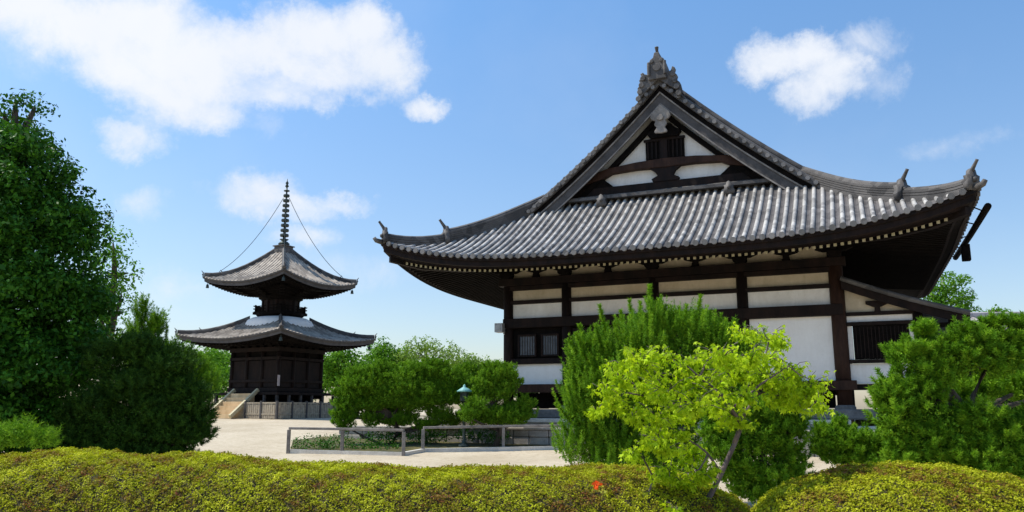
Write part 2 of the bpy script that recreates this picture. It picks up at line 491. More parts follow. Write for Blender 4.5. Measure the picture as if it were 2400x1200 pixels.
# rafters with painted ends
def rafter_mesh(x, y, dirx, diry, L):
    r = HB(); pts = []
    for d in (0, L * .5, L):
        px, py = x + dirx * d, y + diry * d
        pts.append(Vector((px, py, soff(.66 + d) - .10 + lift(px, py))))
    s_ = Vector((-diry, dirx, 0)) * .046
    vs = []
    for p in pts:
        for a, z in ((-1, -.075), (1, -.075), (1, .06), (-1, .06)): vs.append(p + s_ * a + Vector((0, 0, z)))
    fs = [(i * 4 + k, i * 4 + (k + 1) % 4, i * 4 + 4 + (k + 1) % 4, i * 4 + 4 + k) for i in range(2) for k in range(4)]
    r._a(vs, fs); r.cur = 1; r._a([v for v in vs[:4]], [(0, 1, 2, 3)])
    return r
k = 0
nr = 90
for i in range(nr):
    x = XL + .85 + (XR - XL - 1.7) * i / (nr - 1)
    L = min(3.3, min(XR - x, x - XL) - .55)
    if L > .15: rafter_mesh(x, YF + .62, 0, 1, L).build('rafter', ['dark_timber', 'cream_paint'], HALL)
for s_ in (1, -1):                        # side rafters, seen only from below
    sr = HB()
    for i in range(56):
        y = YF + .85 + .25 * i
        L = min(3.3, y - YF - .55)
        e = XR - .62 if s_ > 0 else XL + .62
        if L > .15:
            t = rafter_mesh(e, y, -s_, 0, L); sr.cur = 0; sr._a(t.v, t.f)
    sr.build('side_rafters', 'dark_timber', HALL)
# hip rafters poking from the corners
for sx in (1, -1):
    e = XR if sx > 0 else XL
    pts = [(e - sx * t, YF + t, soff(t) - .13 + lift(e - sx * t, YF + t)) for t in (.28, 1.2, 2.5, 4.0)]
    b = HB(); b.sweep(pts, [(-.12, -.12), (.12, -.12), (.12, .12), (-.12, .12)]); b.build('hip_rafter', 'timber', HALL)
# hip ridges
def ridge_sec(wd, h):
    L = [(wd, -.12)]; n = max(2, int(h / .10))
    for i in range(n):
        z = h * .8 * i / n; z2 = h * .8 * (i + 1) / n
        L += [(wd, z), (wd, z2 - .025), (wd * .86, z2 - .02), (wd * .86, z2)]
    L += [(wd * .6, h * .82), (wd * .5, h * .96), (0, h + .04)]
    return [(-a, q) for a, q in L] + L[-2::-1]
def oni(mb, c, d, s=1.0, horn=True):
    """ridge-end ornament: faceplate with shoulders and an upward horn, facing direction d"""
    c = Vector(c); d = Vector((d[0], d[1], 0)).normalized(); r = Vector((-d.y, d.x, 0))
    prof = [(-.30, -.1), (-.34, .12), (-.26, .26), (-.30, .42), (-.16, .46), (-.12, .62), (0, .70), (.12, .62), (.16, .46), (.30, .42), (.26, .26), (.34, .12), (.30, -.1)]
    n = len(prof); vs = []
    for off in (-.06, .12):
        for a, z in prof: vs.append(c + r * a * s + d * off * s + Vector((0, 0, z * s)))
    mb._a(vs, [tuple(range(n)), tuple(range(2 * n - 1, n - 1, -1))] + [(i, (i + 1) % n, n + (i + 1) % n, n + i) for i in range(n)])
    mb.tube([c + d * .1 * s + Vector((0, 0, .28 * s)), c + d * .24 * s + Vector((0, 0, .26 * s))], [.13 * s, .07 * s], 8)
    if horn:
        mb.tube([c + Vector((0, 0, .5 * s)), c + d * .14 * s + Vector((0, 0, .7 * s)), c + d * .28 * s + Vector((0, 0, .88 * s)), c + d * .32 * s + Vector((0, 0, .94 * s))], [.09 * s, .07 * s, .055 * s, .06 * s], 7)
for sx in (1, -1):
    e = XR if sx > 0 else XL
    def hp(t): x = e - sx * t; y = YF + t; return (x, y, Hh(t) + lift(x, y))
    for ey in (0,):
        b = HB(); b.sweep([hp(t) for t in np.linspace(1.95, YV - YF + .55, 14)], ridge_sec(.17, .52)); b.build('hip_ridge', 'ridge_tile', HALL)
        b = HB(); b.sweep([hp(t) for t in np.linspace(.18, 2.0, 8)], ridge_sec(.15, .34)); b.build('lower_hip_ridge', 'ridge_tile', HALL)
    for t, s_ in ((1.9, .95), (.14, .85)):
        p = hp(t); b = HB(); oni(b, (p[0], p[1], p[2] + .02), (sx, -1), s_); b.build('ridge_end_ornament', 'ridge_tile', HALL, True)
    p = hp(0); b = HB()
    b.tube([(p[0] - sx * .1, p[1] + .1, p[2] - .05), (p[0] + sx * .12, p[1] - .12, p[2] + .02), (p[0] + sx * .18, p[1] - .18, p[2] + .12)], [.11, .09, .07], 8)
    b.build('corner_tile', 'ridge_tile', HALL, True)
    # descending ridge parallel to the verge
    def dp(d): x = e - sx * d; return (x, YV + .66, Hh(d) + .04)
    b = HB(); b.sweep([dp(d) for d in np.linspace(4.9, HALF - .3, 16)], ridge_sec(.17, .50)); b.build('descending_ridge', 'ridge_tile', HALL)
    # verge: tile courses, dark reveal, bargeboard with mouldings
    def vp(d, y): x = e - sx * d; return (x, y, Hh(d) + lift(x, YV) * 0)
    D = np.linspace(3.9, HALF, 24)
    b = HB(); b.sweep([vp(d, YV) for d in D], [(-.16, -.16), (.30, -.16), (.30, .05), (-.16, .05)], side=(0, 1, 0))
    b.sweep([vp(d, YV + .02) for d in D], [(-.10, .05), (-.07, .15), (0, .19), (.07, .15), (.10, .05)], side=(0, 1, 0))
    b.sweep([vp(d, YV + .34) for d in D], [(-.10, .0), (-.07, .13), (0, .17), (.07, .13), (.10, .0)], side=(0, 1, 0))
    b.cur = 1
    for d in np.arange(4.0, HALF - .1, .27):
        x, y, z = vp(d, YV); b.tube([(x, YV - .26, z - .03), (x, YV - .14, z - .03)], .085, 9)
    b.build('verge_tiles', ['ridge_tile', 'end_tile'], HALL)
    b = HB(); b.sweep([vp(d, YV) for d in D], [(-.02, -.40), (.62, -.40), (.62, -.165), (-.02, -.165)], side=(0, 1, 0)); b.build('verge_soffit', 'dark_timber', HALL)
    Db = np.linspace(3.75, HALF, 24)
    def bw(d): return .62 + .10 * (d - 4) / 6
    vs_ = []
    b = HB()
    for (o0, o1, y0, y1) in ((-.40, -.93, .02, .10),):
        b.sweep([vp(d, YV) for d in Db], [(y0, o1), (y1, o1), (y1, o0), (y0, o0)], side=(0, 1, 0))
    b.build('bargeboard', 'grey_timber', HALL)
    b = HB()
    b.sweep([vp(d, YV) for d in Db], [(-.03, -.47), (.019, -.47), (.019, -.40), (-.03, -.40)], side=(0, 1, 0))
    b.sweep([vp(d, YV) for d in Db], [(-.01, -.95), (.019, -.95), (.019, -.88), (-.01, -.88)], side=(0, 1, 0))
    b.build('bargeboard_moulding', 'weathered', HALL)
# main ridge and crowning ornament
ZR = Hh(HALF)
b = HB(); b.sweep([(XC, y, ZR - .1) for y in np.linspace(YV + .1, YV2 - .1, 6)], ridge_sec(.30, .75)); b.build('main_ridge', 'ridge_tile', HALL)
orn = HB()
def slab(mb, poly, y0, y1): mb.prism([(XC + x * .92, ZR + z * .80) for x, z in poly], y0, y1)
slab(orn, [(-.95, -.95), (-.86, -.45), (-.93, -.3), (-.78, -.1), (-.84, .12), (-.70, .28), (-.78, .44), (-.66, .52), (-.58, .40), (-.46, .36), (.46, .36), (.58, .40), (.64, .62), (.76, .52), (.70, .28), (.84, .12), (.78, -.1), (.95, -.3), (1.0, -.6), (1.1, -.95), (0, .05)], YV - .30, YV - .02)
slab(orn, [(-.40, .0), (-.42, .62), (-.30, 1.05), (-.16, 1.15), (-.10, 1.42), (.10, 1.42), (.16, 1.15), (.30, 1.05), (.42, .62), (.40, .0)], YV - .42, YV + .2)
orn.tube([(XC, YV - .2, ZR + 1.08), (XC, YV - .3, ZR + 1.28), (XC, YV - .32, ZR + 1.40)], [.09, .07, .09], 8)
for sx in (-1, 1):
    orn.tube([(XC + sx * .33, YV - .44, ZR + .15), (XC + sx * .32, YV - .44, ZR + .72)], .07, 8)
    orn.tube([(XC + sx * .19, YV - .48, ZR + .75), (XC + sx * .19, YV - .36, ZR + .75)], .08, 8)
    for q in range(4): orn.tube([(XC + sx * (.60 + .07 * q), YV - .36, ZR + .15 - .28 * q), (XC + sx * (.60 + .07 * q), YV - .26, ZR + .15 - .28 * q)], .12, 8)
orn.tube([(XC, YV - .46, ZR + .48), (XC, YV - .36, ZR + .48)], .17, 10)
orn.build('ridge_ornament', 'ridge_tile', HALL, False, .02)
# gable wall
def gtop(x): return Hh(min(XR - x, x - XL)) - .42
gx = np.linspace(XL + 4.3, XR - 4.3, 31)
b = HB(); b.prism([(gx[0], 9.6)] + [(gx[-1], 9.6)] + [(x, gtop(x)) for x in gx[::-1]], YW, YW + .12); b.build('gable_plaster', 'plaster', HALL)
b = HB(); b.prism([(XC + x, z) for x, z in [(-4.6, 10.02), (4.6, 10.02), (4.6, 10.14), (-4.6, 10.14)]], YW - .5, YW - .002)
for sx in (-1, 1): b.tube([(XC + sx * 4.6, YW - .25, 10.16), (XC, YW - .25, 10.16)], .08, 7)
b.build('gable_base_ridge', 'ridge_tile', HALL)
b = HB(); b.box(XC - 4.3, XC + 4.3, YW - .22, YW - .003, 10.2, 10.56); b.build('gable_sill_beam', 'timber', HALL)
b = HB()
top = [(-3.35, 11.05), (-2.4, 11.32), (-1.2, 11.45), (0, 11.5), (1.2, 11.45), (2.4, 11.32), (3.35, 11.05)]
bot = [(3.35, 10.75), (2.6, 10.9), (2.2, 11.1), (1.2, 11.16), (0, 11.12), (-1.2, 11.16), (-2.2, 11.1), (-2.6, 10.9), (-3.35, 10.75)]
b.prism([(XC + x, z) for x, z in top + bot], YW - .30, YW - .004); b.build('rainbow_beam', 'brown_timber', HALL, False, .015)
for sx in (-1, 1):     # dark corner infill under the rakes
    b = HB(); b.prism([(XC + sx * x, z) for x, z in [(2.15, 10.565), (4.5, 10.565), (3.75, 10.75), (2.9, 11.15), (2.5, 11.3), (2.6, 10.95)]], YW - .2, YW - .005)
    b.build('gable_corner_timber', 'dark_timber', HALL)
b = HB(); b.prism([(XC + x, z) for x, z in [(-.5, 10.565), (.5, 10.565), (.55, 10.68), (.3, 10.8), (.42, 11.0), (.6, 11.13), (-.6, 11.13), (-.42, 11.0), (-.3, 10.8), (-.55, 10.68)]], YW - .26, YW - .006)
b.build('gable_strut', 'timber', HALL)
b = HB(); b.box(XC - .78, XC + .78, YW - .12, YW - .008, 11.5, 12.35); b.build('gable_grille', 'dark_timber', HALL)
b = HB()
for i in range(9):
    if i == 4: continue
    b.box(XC - .68 + i * .17 - .03, XC - .68 + i * .17 + .03, YW - .17, YW - .121, 11.55, 12.28)
b.box(XC - .84, XC + .84, YW - .2, YW - .119, 12.28, 12.38); b.box(XC - .13, XC + .13, YW - .26, YW - .12, 11.46, 12.28)
b.build('grille_bars', 'timber', HALL)
b = HB(); b.prism([(XC + x, z) for x, z in [(-.55, 12.39), (.55, 12.39), (.7, 12.6), (.45, 12.75), (.3, 12.95), (-.3, 12.95), (-.45, 12.75), (-.7, 12.6)]], YW - .3, YW - .01); b.build('gable_bracket', 'dark_timber', HALL)
b = HB()
for sx in (-1, 1):
    b.sweep([(XC + sx * q, YW, Hh(HALF - q) - 1.05) for q in np.linspace(.1, 5.3, 12)], [(-.25, -.2), (-.012, -.2), (-.012, .05), (-.25, .05)], side=(0, 1, 0))
b.build('gable_rake_beam', 'dark_timber', HALL)
# hanging pendant under the apex
pen = [(0, 13.62), (.18, 13.45), (.36, 13.28), (.42, 13.10), (.33, 12.98), (.20, 12.93), (.26, 12.78), (.16, 12.64), (.26, 12.50), (.24, 12.42), (0, 12.40)]
poly = [(XC + x, z) for x, z in pen] + [(XC - x, z) for x, z in pen[-2:0:-1]]
b = HB(); b.prism(poly, YV - .10, YV + .0); b.tube([(XC, YV - .17, 13.05), (XC, YV - .10, 13.05)], .14, 8); b.build('gable_pendant', 'weathered', HALL, False, .02)
# small ornaments on the skirt roof below the gable
for x in (-3.55, -8.6):
    z = Hh(.7 - YF); b = HB(); oni(b, (x, .55, z + .02), (0, -1), .62, False)
    b.sweep([(x, y, Hh(y - YF)) for y in (.6, .9, 1.2)], ridge_sec(.14, .3), side=(1, 0, 0)); b.build('ridge_end_ornament', 'ridge_tile', HALL, True)

# walls: posts, beams, panels
U = [0, 3.2, 6.45, 9.95, 12.45]
for i, u in enumerate(U):
    r = .25 if i == 0 else .205
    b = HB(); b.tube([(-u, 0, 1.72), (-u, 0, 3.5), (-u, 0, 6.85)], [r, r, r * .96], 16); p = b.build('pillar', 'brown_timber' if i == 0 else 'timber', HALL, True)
    if i == 0: p['label'] = 'corner pillar coloured in sunlit brown'
    b = HB(); b.lathe(-u, 0, [(.34, 1.58), (.34, 1.66), (.27, 1.72)], 14); b.build('pillar_base_stone', 'dark_stone', HALL, False)
for y in (4, 8, 12, 16):            # far side pillars, hidden from the front
    for u in (0, 12.45):
        b = HB(); b.tube([(-u, y, 1.6), (-u, y, 6.85)], .205, 12); b.build('pillar', 'timber', HALL, True)
def hbeam(name, u0, u1, z0, z1, y0=-.14, y1=.10, m='timber', bev=.01):
    b = HB(); b.box(-u1, -u0, y0, y1, z0, z1); return b.build(name, m, HALL, False, bev)
hbeam('head_beam', -.35, 12.8, 6.50, 6.80, -.26, .12)
hbeam('tie_beam', -.15, 12.6, 6.32, 6.49, -.16)
hbeam('rail_beam', 0, 12.45, 5.76, 5.90)
hbeam('lintel_beam', -.15, 12.6, 4.78, 5.16, -.26)
hbeam('sill_beam', -.42, 12.9, 2.22, 2.54, -.40, .10, 'brown_timber')
hbeam('rear_wall', .1, 12.4, 2.3, 7.6, 15.9, 16.1, 'dark_timber')
for s_ in (0, 12.45):
    b = HB(); b.box(-s_ - .05, -s_ + .05, .21, 15.9, 2.3, 7.6); b.build('side_wall', 'dark_timber', HALL)
hbeam('floor_deck', .1, 12.3, 2.28, 2.40, .15, 15.8, 'dark_timber')
def panel(u0, u1, z0, z1, m, name='plaster_panel', y0=.0, y1=.06):
    b = HB(); b.box(-u1 + .0, -u0, y0, y1, z0, z1); return b.build(name, m, HALL)
for i in range(4):
    a, c = U[i], U[i + 1]
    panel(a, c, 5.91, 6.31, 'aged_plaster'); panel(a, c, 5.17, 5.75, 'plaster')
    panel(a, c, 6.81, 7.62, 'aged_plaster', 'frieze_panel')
panel(.22, 3.0, 2.55, 4.77, 'white_plaster')
for i in (1, 2):                     # panelled doors
    a, c = U[i] + .21, U[i + 1] - .21
    panel(a, c, 2.55, 4.77, 'dark_timber', 'door_wall', .02, .08)
    n = 4
    for k in range(n):
        x0 = a + (c - a) * k / n; x1 = a + (c - a) * (k + 1) / n
        b = HB(); b.box(-x1 + .03, -x0 - .03, -.05, .018, 2.6, 4.7)
        d = b.build('door_leaf', 'timber', HALL)
        b = HB()
        for z in (2.7, 3.25, 3.9, 4.55): b.box(-x1 + .06, -x0 - .06, -.09, -.052, z - .04, z + .04)
        b.build('door_rail', 'timber', d)
panel(10.15, 12.25, 2.55, 3.34, 'white_plaster')
hbeam('window_sill_beam', 10.1, 12.3, 3.345, 3.56, -.16)
panel(10.15, 12.25, 3.57, 4.77, 'dark_timber', 'window_wall', .02, .08)
for (a, c) in ((10.35, 10.95), (11.3, 11.95)):
    b = HB(); b.box(-c, -a, -.02, .012, 3.7, 4.45); wn = b.build('window', 'dark_window', HALL)
    b = HB(); b.box(-c - .07, -c, -.09, .0, 3.63, 4.52); b.box(-a, -a + .07, -.09, .0, 3.63, 4.52); b.box(-c, -a, -.09, 0, 4.45, 4.52); b.box(-c, -a, -.09, 0, 3.63, 3.7)
    b.build('frame', 'timber', wn)
    b = HB()
    for k in range(1, 6): x = -c + (c - a) * k / 6; b.box(x - .012, x + .012, -.05, -.021, 3.7, 4.45)
    b.build('bars', 'grey_timber', wn)
# bracket sets over each post and at mid-bay
def bracket(u, full=True):
    x = -u; b = HB()
    if full:
        b.prism([(x - .16, 6.805), (x + .16, 6.805), (x + .24, 6.9), (x + .24, 7.02), (x - .24, 7.02), (x - .24, 6.9)], -.42, .0)
        b.prism([(x - .38, 7.02), (x + .38, 7.02), (x + .62, 7.12), (x + .62, 7.2), (x - .62, 7.2), (x - .62, 7.12)], -.30, -.004)
        for q in (-.5, 0, .5): b.box(x + q - .13, x + q + .13, -.40, -.006, 7.2, 7.32)
        b.box(x - .08, x + .08, -.95, -.45, 7.05, 7.2)
    else:
        b.prism([(x - .14, 6.805), (x + .14, 6.805), (x + .10, 7.0), (x + .4, 7.08), (x + .5, 7.2), (x - .5, 7.2), (x - .4, 7.08), (x - .10, 7.0)], -.20, -.004)
        for q in (-.36, .36, 0): b.box(x + q - .11, x + q + .11, -.28, -.006, 7.2, 7.32)
    b.build('bracket_set', 'dark_timber', HALL)
for i, u in enumerate(U):
    bracket(u)
    if i < 4: bracket((U[i] + U[i + 1]) / 2, False)
hbeam('purlin', -.6, 13.0, 7.32, 7.5, -.44, -.24, 'dark_timber')
# panels around the underfloor
for i in range(4):
    a, c = U[i] + .3, U[i + 1] - .3
    panel(a, c, 1.62, 2.215, 'dark_timber', 'underfloor_board', .25, .3)
# loudspeaker box at the left pillar
b = HB(); b.box(-12.86, -12.52, -.5, -.12, 4.62, 4.98); b.box(-12.80, -12.58, -.52, -.5, 4.68, 4.92)
b.tube([(-12.6, -.2, 4.6), (-12.5, -.1, 4.5)], .03, 6); b.build('loudspeaker', 'grey_metal', HALL, False, .02)

# side aisle roof on the right
def lz(x): t = x / 3.9; return 6.02 - 1.42 * t + .32 * (t - t * t) * -1
b = HB()
XS = np.linspace(.15, 3.95, 12)
b.sweep([(x, 0, lz(x)) for x in XS], [(-.45, -.02), (15, -.02), (15, .06), (-.45, .06)], side=(0, 1, 0)); b.build('aisle_roof', 'ridge_tile', HALL)
b = HB()
for y in np.arange(-.40, 8, .34): b.tube([(x, y, lz(x) + .07) for x in XS], .085, 7)
b.build('aisle_roof_tiles', 'ridge_tile', HALL, True)
b = HB(); b.sweep([(x, 0, lz(x)) for x in XS], [(-.36, -.30), (-.30, -.30), (-.30, -.025), (-.36, -.025)], side=(0, 1, 0)); b.build('aisle_bargeboard', 'timber', HALL)
for q in ((.2, 3.3, -.10, .10, 4.74, 4.86), (.2, 2.6, -.12, .10, 4.40, 4.52), (.2, 2.6, -.12, .10, 3.12, 3.24), (.25, 2.6, -.14, .10, 2.22, 2.42)):
    b = HB(); b.box(*q); b.build('aisle_beam', 'timber', HALL)
b = HB(); b.prism([(1.14, 4.865), (1.34, 4.865), (1.32, 5.0), (1.6, 5.12), (1.6, 5.22), (.88, 5.22), (.88, 5.12), (1.16, 5.0)], -.12, .0); b.build('aisle_strut', 'timber', HALL)
b = HB(); b.tube([(2.45, 0, 1.7), (2.45, 0, 4.86)], .16, 12); b.build('aisle_pillar', 'timber', HALL, True)
b = HB(); b.box(3.35, 3.55, -.1, .1, 4.2, 4.6); b.box(2.3, 3.5, -.08, .08, 4.25, 4.4); b.build('aisle_eave_bracket', 'dark_timber', HALL)
b = HB(); b.prism([(.2, 4.865), (3.0, 4.865), (3.0, lz(3.0) - .05), (2, lz(2) - .05), (1, lz(1) - .05), (.2, lz(.2) - .05)], .02, .08); b.build('aisle_gable_plaster', 'aged_plaster', HALL)
for (x0, x1, z0, z1) in ((.25, 2.3, 4.525, 4.735), (.25, .40, 3.25, 4.39), (2.16, 2.32, 3.25, 4.39), (.25, 2.3, 2.43, 3.11)):
    b = HB(); b.box(x0, x1, .0, .06, z0, z1); b.build('plaster_panel', 'plaster', HALL)
b = HB(); b.box(.41, 2.15, -.03, .05, 3.25, 4.39); d = b.build('lattice_window', 'dark_timber', HALL)
b = HB()
for k in range(14): b.box(.5 + k * .12, .53 + k * .12, -.06, -.031, 3.3, 4.35)
b.build('bars', 'timber', d)
b = HB(); b.box(2.4, 2.5, .2, 12, 2.3, 4.7); b.build('aisle_side_wall', 'dark_timber', HALL)
# rain gutter hung beneath the right-hand eave
b = HB(); b.tube([(4.34, -3.5, 7.44), (4.38, 1, 7.48), (4.38, 6, 7.52)], .10, 10)
b.build('rain_gutter', 'dark_timber', HALL, True)
for y in (-2.6, -.6, 1.4, 3.4, 5.4):
    b = HB(); zz = 6.85 + lift(XR - .05, y); b.beam((XR - .1, y, zz), (4.37, y, 7.47 + .008 * (y + 3)), .03, .05, up=(0, 1, 0)); b.build('gutter_hanger', 'dark_timber', HALL)
b = HB(); b.box(4.24, 4.52, 2.6, 2.9, 6.85, 7.45); b.build('gutter_box', 'dark_timber', HALL, False, .02)
# stone mound and podium
b = HB(); b.prism([(-13.6, 1.245), (3.0, 1.245), (2.9, 1.45), (2.7, 1.58), (-13.3, 1.58), (-13.5, 1.45)], -.62, 16.5); b.build('podium_mound', 'dark_stone', HALL, False, .04)

# podium and terrace
POD = empty('stone_podium', (c0.x, c0.y, BZ), -AZ, 'pale stone podium edge running under the temple hall', 'podium')
b = HB(); b.box(-15.0, .15, -1.65, 18, 1.10, 1.243); b.build('coping', 'pale_stone', POD, False, .015)
b = HB(); b.box(-14.93, .08, -1.6, 17.9, .80, 1.098); b.build('facing', 'stone', POD)
b = HB(); b.box(.16, 6.0, -1.3, 18, .90, 1.04); b.build('side_step', 'pale_stone', POD, False, .015)
b = HB(); b.box(-18.2, 12, -2.9, 26, -.2, .84); t = b.build('terrace', 'gravel', None); t.matrix_world = HM; tag(t, kind='structure')
TW = empty('retaining_wall', (c0.x, c0.y, 0), -AZ, 'low rough stone retaining wall behind the moss bed below the podium', 'stone wall')
b = MB(); rr = random.Random(3)
x = -18.3
while x < 11.5:
    w_ = rr.uniform(.35, .8)
    for (z0, z1) in ((-.2, .35), (.36, .62), (.63, .86)):
        o = rr.uniform(-.03, .03); b.box(x + .01, x + w_ - .01, -3.15 + o, -2.905, z0, z1)
    x += w_
wl = b.build('stones', 'stone', TW, False, .02)
b = MB(); b.box(-18.4, 11.9, -3.2, -2.8, .865, .95); b.build('coping', 'stone', TW, False, .02)

# ------------------------------------------------------------------ pagoda
PC = at(645, 958, 52)
PB = 1.05
view_az = math.atan2(PC.x, PC.y)
PAG = empty('pagoda', (PC.x, PC.y, PB), -view_az - R(45) + R(1), 'two-storeyed dark timber pagoda with tall ringed bronze spire on the gravel court', 'pagoda')
class PBd(MB):
    def build(s, *a, **k):
        s.v = [(x, y, z - PB) for x, y, z in s.v]
        return MB.build(s, *a, **k)
# local axes: -y face looks left-front, +x face looks right-front after the 45 degree turn
def proof(E, half, top_z, topr, cl, name, thick=.30, tm='pagoda_tile', curve=.45):
    """square curved roof: eave height E, corner lift cl"""
    def z(x, y):
        d = half - max(abs(x), abs(y)); run = half - topr; t = min(max(d / run, 0), 1)
        a = (half - abs(x)) + (half - abs(y))
        return E + (top_z - E) * ((1 - curve) * t + curve * t * t) + cl * max(0, 1 - a / (half * 1.25)) ** 2.4
    rows_ = PBd(); base_ = PBd()
    for k in range(4):
        ca, sa = [(1, 0), (0, 1), (-1, 0), (0, -1)][k]
        def rt(x, y): return (x * ca - y * sa, x * sa + y * ca)
        n = int(2 * half / .29); prev = None
        for i in range(n + 1):
            x = -half + 2 * half * i / n
            yt = -max(abs(x), topr); L = yt + half
            ln = []
            for q in range(9):
                y = -half + L * q / 8; X, Y = rt(x, y); ln.append((X, Y, z(x, y)))
            if prev: base_.grid([prev, ln])
            prev = ln
            if L > .2: halfrow(rows_, ln, (ca, sa, 0), .068, 4)
    base_.build(name, tm, PAG, fixn=False)
    rows_.build(name + '_tiles', tm, PAG, True)
    # fascia + soffit
    def ring(off, zz):
        P = []
        for k in range(4):
            ca, sa = [(1, 0), (0, 1), (-1, 0), (0, -1)][k]
            for i in range(20):
                x = -(half - off) + 2 * (half - off) * i / 20; y = -(half - off)
                P.append((x * ca - y * sa, x * sa + y * ca, zz + z(x * half / (half - off), -half) - E))
        return P
    b = PBd(); specs = [(.0, E - .0), (.02, E - .10), (.08, E - .10), (.10, E - thick)]
    Rg = [ring(o, q) for o, q in specs]; n = 80; vs = [p for r in Rg for p in r]
    b._a(vs, [(i * n + k, i * n + (k + 1) % n, (i + 1) * n + (k + 1) % n, (i + 1) * n + k) for i in range(len(Rg) - 1) for k in range(n)])
    b.build(name + '_eave_board', 'grey_timber', PAG)
    def sring(off, zz, f):
        return [(p[0], p[1], zz + (p[2] - zz) * f) for p in ring(off, zz)]
    b = PBd(); Rg = [ring(.10, E - thick), sring(half * .3, E - thick + .1, .5), sring(half * .62, E - thick + .28, 0)]
    vs = [p for r in Rg for p in r]
    b._a(vs, [(i * n + k, i * n + (k + 1) % n, (i + 1) * n + (k + 1) % n, (i + 1) * n + k) for i in range(2) for k in range(n)])
    b.build(name + '_soffit', 'dark_timber', PAG)
    b = PBd()
    for k in range(4):
        ca, sa = [(1, 0), (0, 1), (-1, 0), (0, -1)][k]
        m = 26
        for i in range(m):
            x = -half + .35 + (2 * half - .7) * i / (m - 1); e = z(x, -half) - thick - .05
            p = [(x, -half + .30, e), (x * .97, -half * .62, e + .06)]
            b.beam(*[(q[0] * ca - q[1] * sa, q[0] * sa + q[1] * ca, q[2]) for q in p], .08, .09)
    b.build(name + '_rafters', 'dark_timber', PAG)
    for sx, sy in ((1, 1), (1, -1), (-1, 1), (-1, -1)):
        ts = np.linspace(.98, topr / half, 10)
        b = PBd(); b.sweep([(sx * half * t, sy * half * t, z(half * t, half * t)) for t in ts], ridge_sec(.11, .24)); b.build('hip_ridge', 'ridge_tile', PAG)
        for t, s_ in ((.99, .36), (.76, .36)):
            c = (sx * half * t, sy * half * t, z(half * t, half * t) + .05); b = PBd(); oni(b, c, (sx, sy), s_, True); b.build('ridge_end_ornament', 'ridge_tile', PAG, True)
        c = (sx * half * .93, sy * half * .93, z(half * .97, half * .97) - thick)
        b = PBd(); b.tube([c, (c[0], c[1], c[2] - .16)], .015, 5); b.lathe(c[0], c[1], [(.05, c[2] - .16), (.08, c[2] - .22), (.10, c[2] - .40)], 8); b.build('wind_bell', 'bronze', PAG)
    return z
zl = proof(5.72, 4.38, 7.15, 1.3, .42, 'lower_roof')
zu = proof(9.30, 3.43, 11.75, .28, .50, 'upper_roof', curve=.42)
# lower storey
PH = 1.92
b = PBd(); b.box(-PH + .08, PH - .08, -PH + .08, PH - .08, 2.2, 6.0); b.build('lower_wall', 'dark_timber', PAG)
for i in range(4):
    for j in range(4):
        if i in (0, 3) or j in (0, 3):
            x = -PH + 2 * PH * i / 3; y = -PH + 2 * PH * j / 3
            b = PBd(); b.tube([(x, y, 2.2), (x, y, 5.3)], .13, 10); b.build('pillar', 'timber', PAG, True)
for nm, z0, z1, o in (('head_beam', 5.05, 5.3, .16), ('lintel_beam', 4.55, 4.72, .12), ('rail_beam', 3.2, 3.36, .12), ('sill_beam', 2.62, 2.86, .16)):
    b = PBd(); b.box(-PH - o, PH + o, -PH - o, PH + o, z0, z1); b.build(nm, 'timber', PAG)
for a in range(2):
    for k in (-1, 0, 1):
        c = k * PH * 2 / 3
        b = PBd()
        if a == 0: b.box(c - .5, c + .5, -PH - .02, -PH + .1, 2.9, 4.5)
        else: b.box(PH - .1, PH + .02, c - .5, c + .5, 2.9, 4.5)
        b.build('door' if k == 0 else 'lattice_window', 'brown_timber' if False else 'timber', PAG)
b = PBd()
for sx, sy, dx_, dy_ in ((0, -1, 1, 0), (1, 0, 0, 1), (0, 1, 1, 0), (-1, 0, 0, 1)):
    for k in range(7):
        t = -PH + 2 * PH * k / 6; cx_ = sx * PH + dx_ * t; cy_ = sy * PH + dy_ * t
        for q, (r_, z0, z1) in enumerate(((.16, 5.3, 5.42), (.26, 5.42, 5.52), (.36, 5.52, 5.62))):
            ex = sx * .1 * q; ey = sy * .1 * q
            b.box(cx_ + ex - r_ + .001 * q, cx_ + ex + r_, cy_ + ey - r_ + .001 * q, cy_ + ey + r_, z0, z1)
b.build('bracket_sets', 'dark_timber', PAG)
# veranda, its posts, railing
b = PBd(); VH = 2.62; b.box(-VH, VH, -VH, VH, 2.42, 2.58); b.build('veranda_floor', 'timber', PAG, False, .01)
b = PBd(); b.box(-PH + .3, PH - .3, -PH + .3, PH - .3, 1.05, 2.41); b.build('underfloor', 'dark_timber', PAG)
for k in range(6):
    t = -VH + .12 + (2 * VH - .24) * k / 5
    for (x, y) in ((t, -VH + .12), (VH - .12, t), (t, VH - .12), (-VH + .12, t)):
        b = PBd(); b.box(x - .07, x + .07, y - .07, y + .07, 1.05, 2.41); b.build('veranda_post', 'grey_timber', PAG)
b = PBd()
b.box(-2.9, 2.9, -2.9, 2.9, 1.0, 1.32); b.build('stone_base', 'stone', PAG)
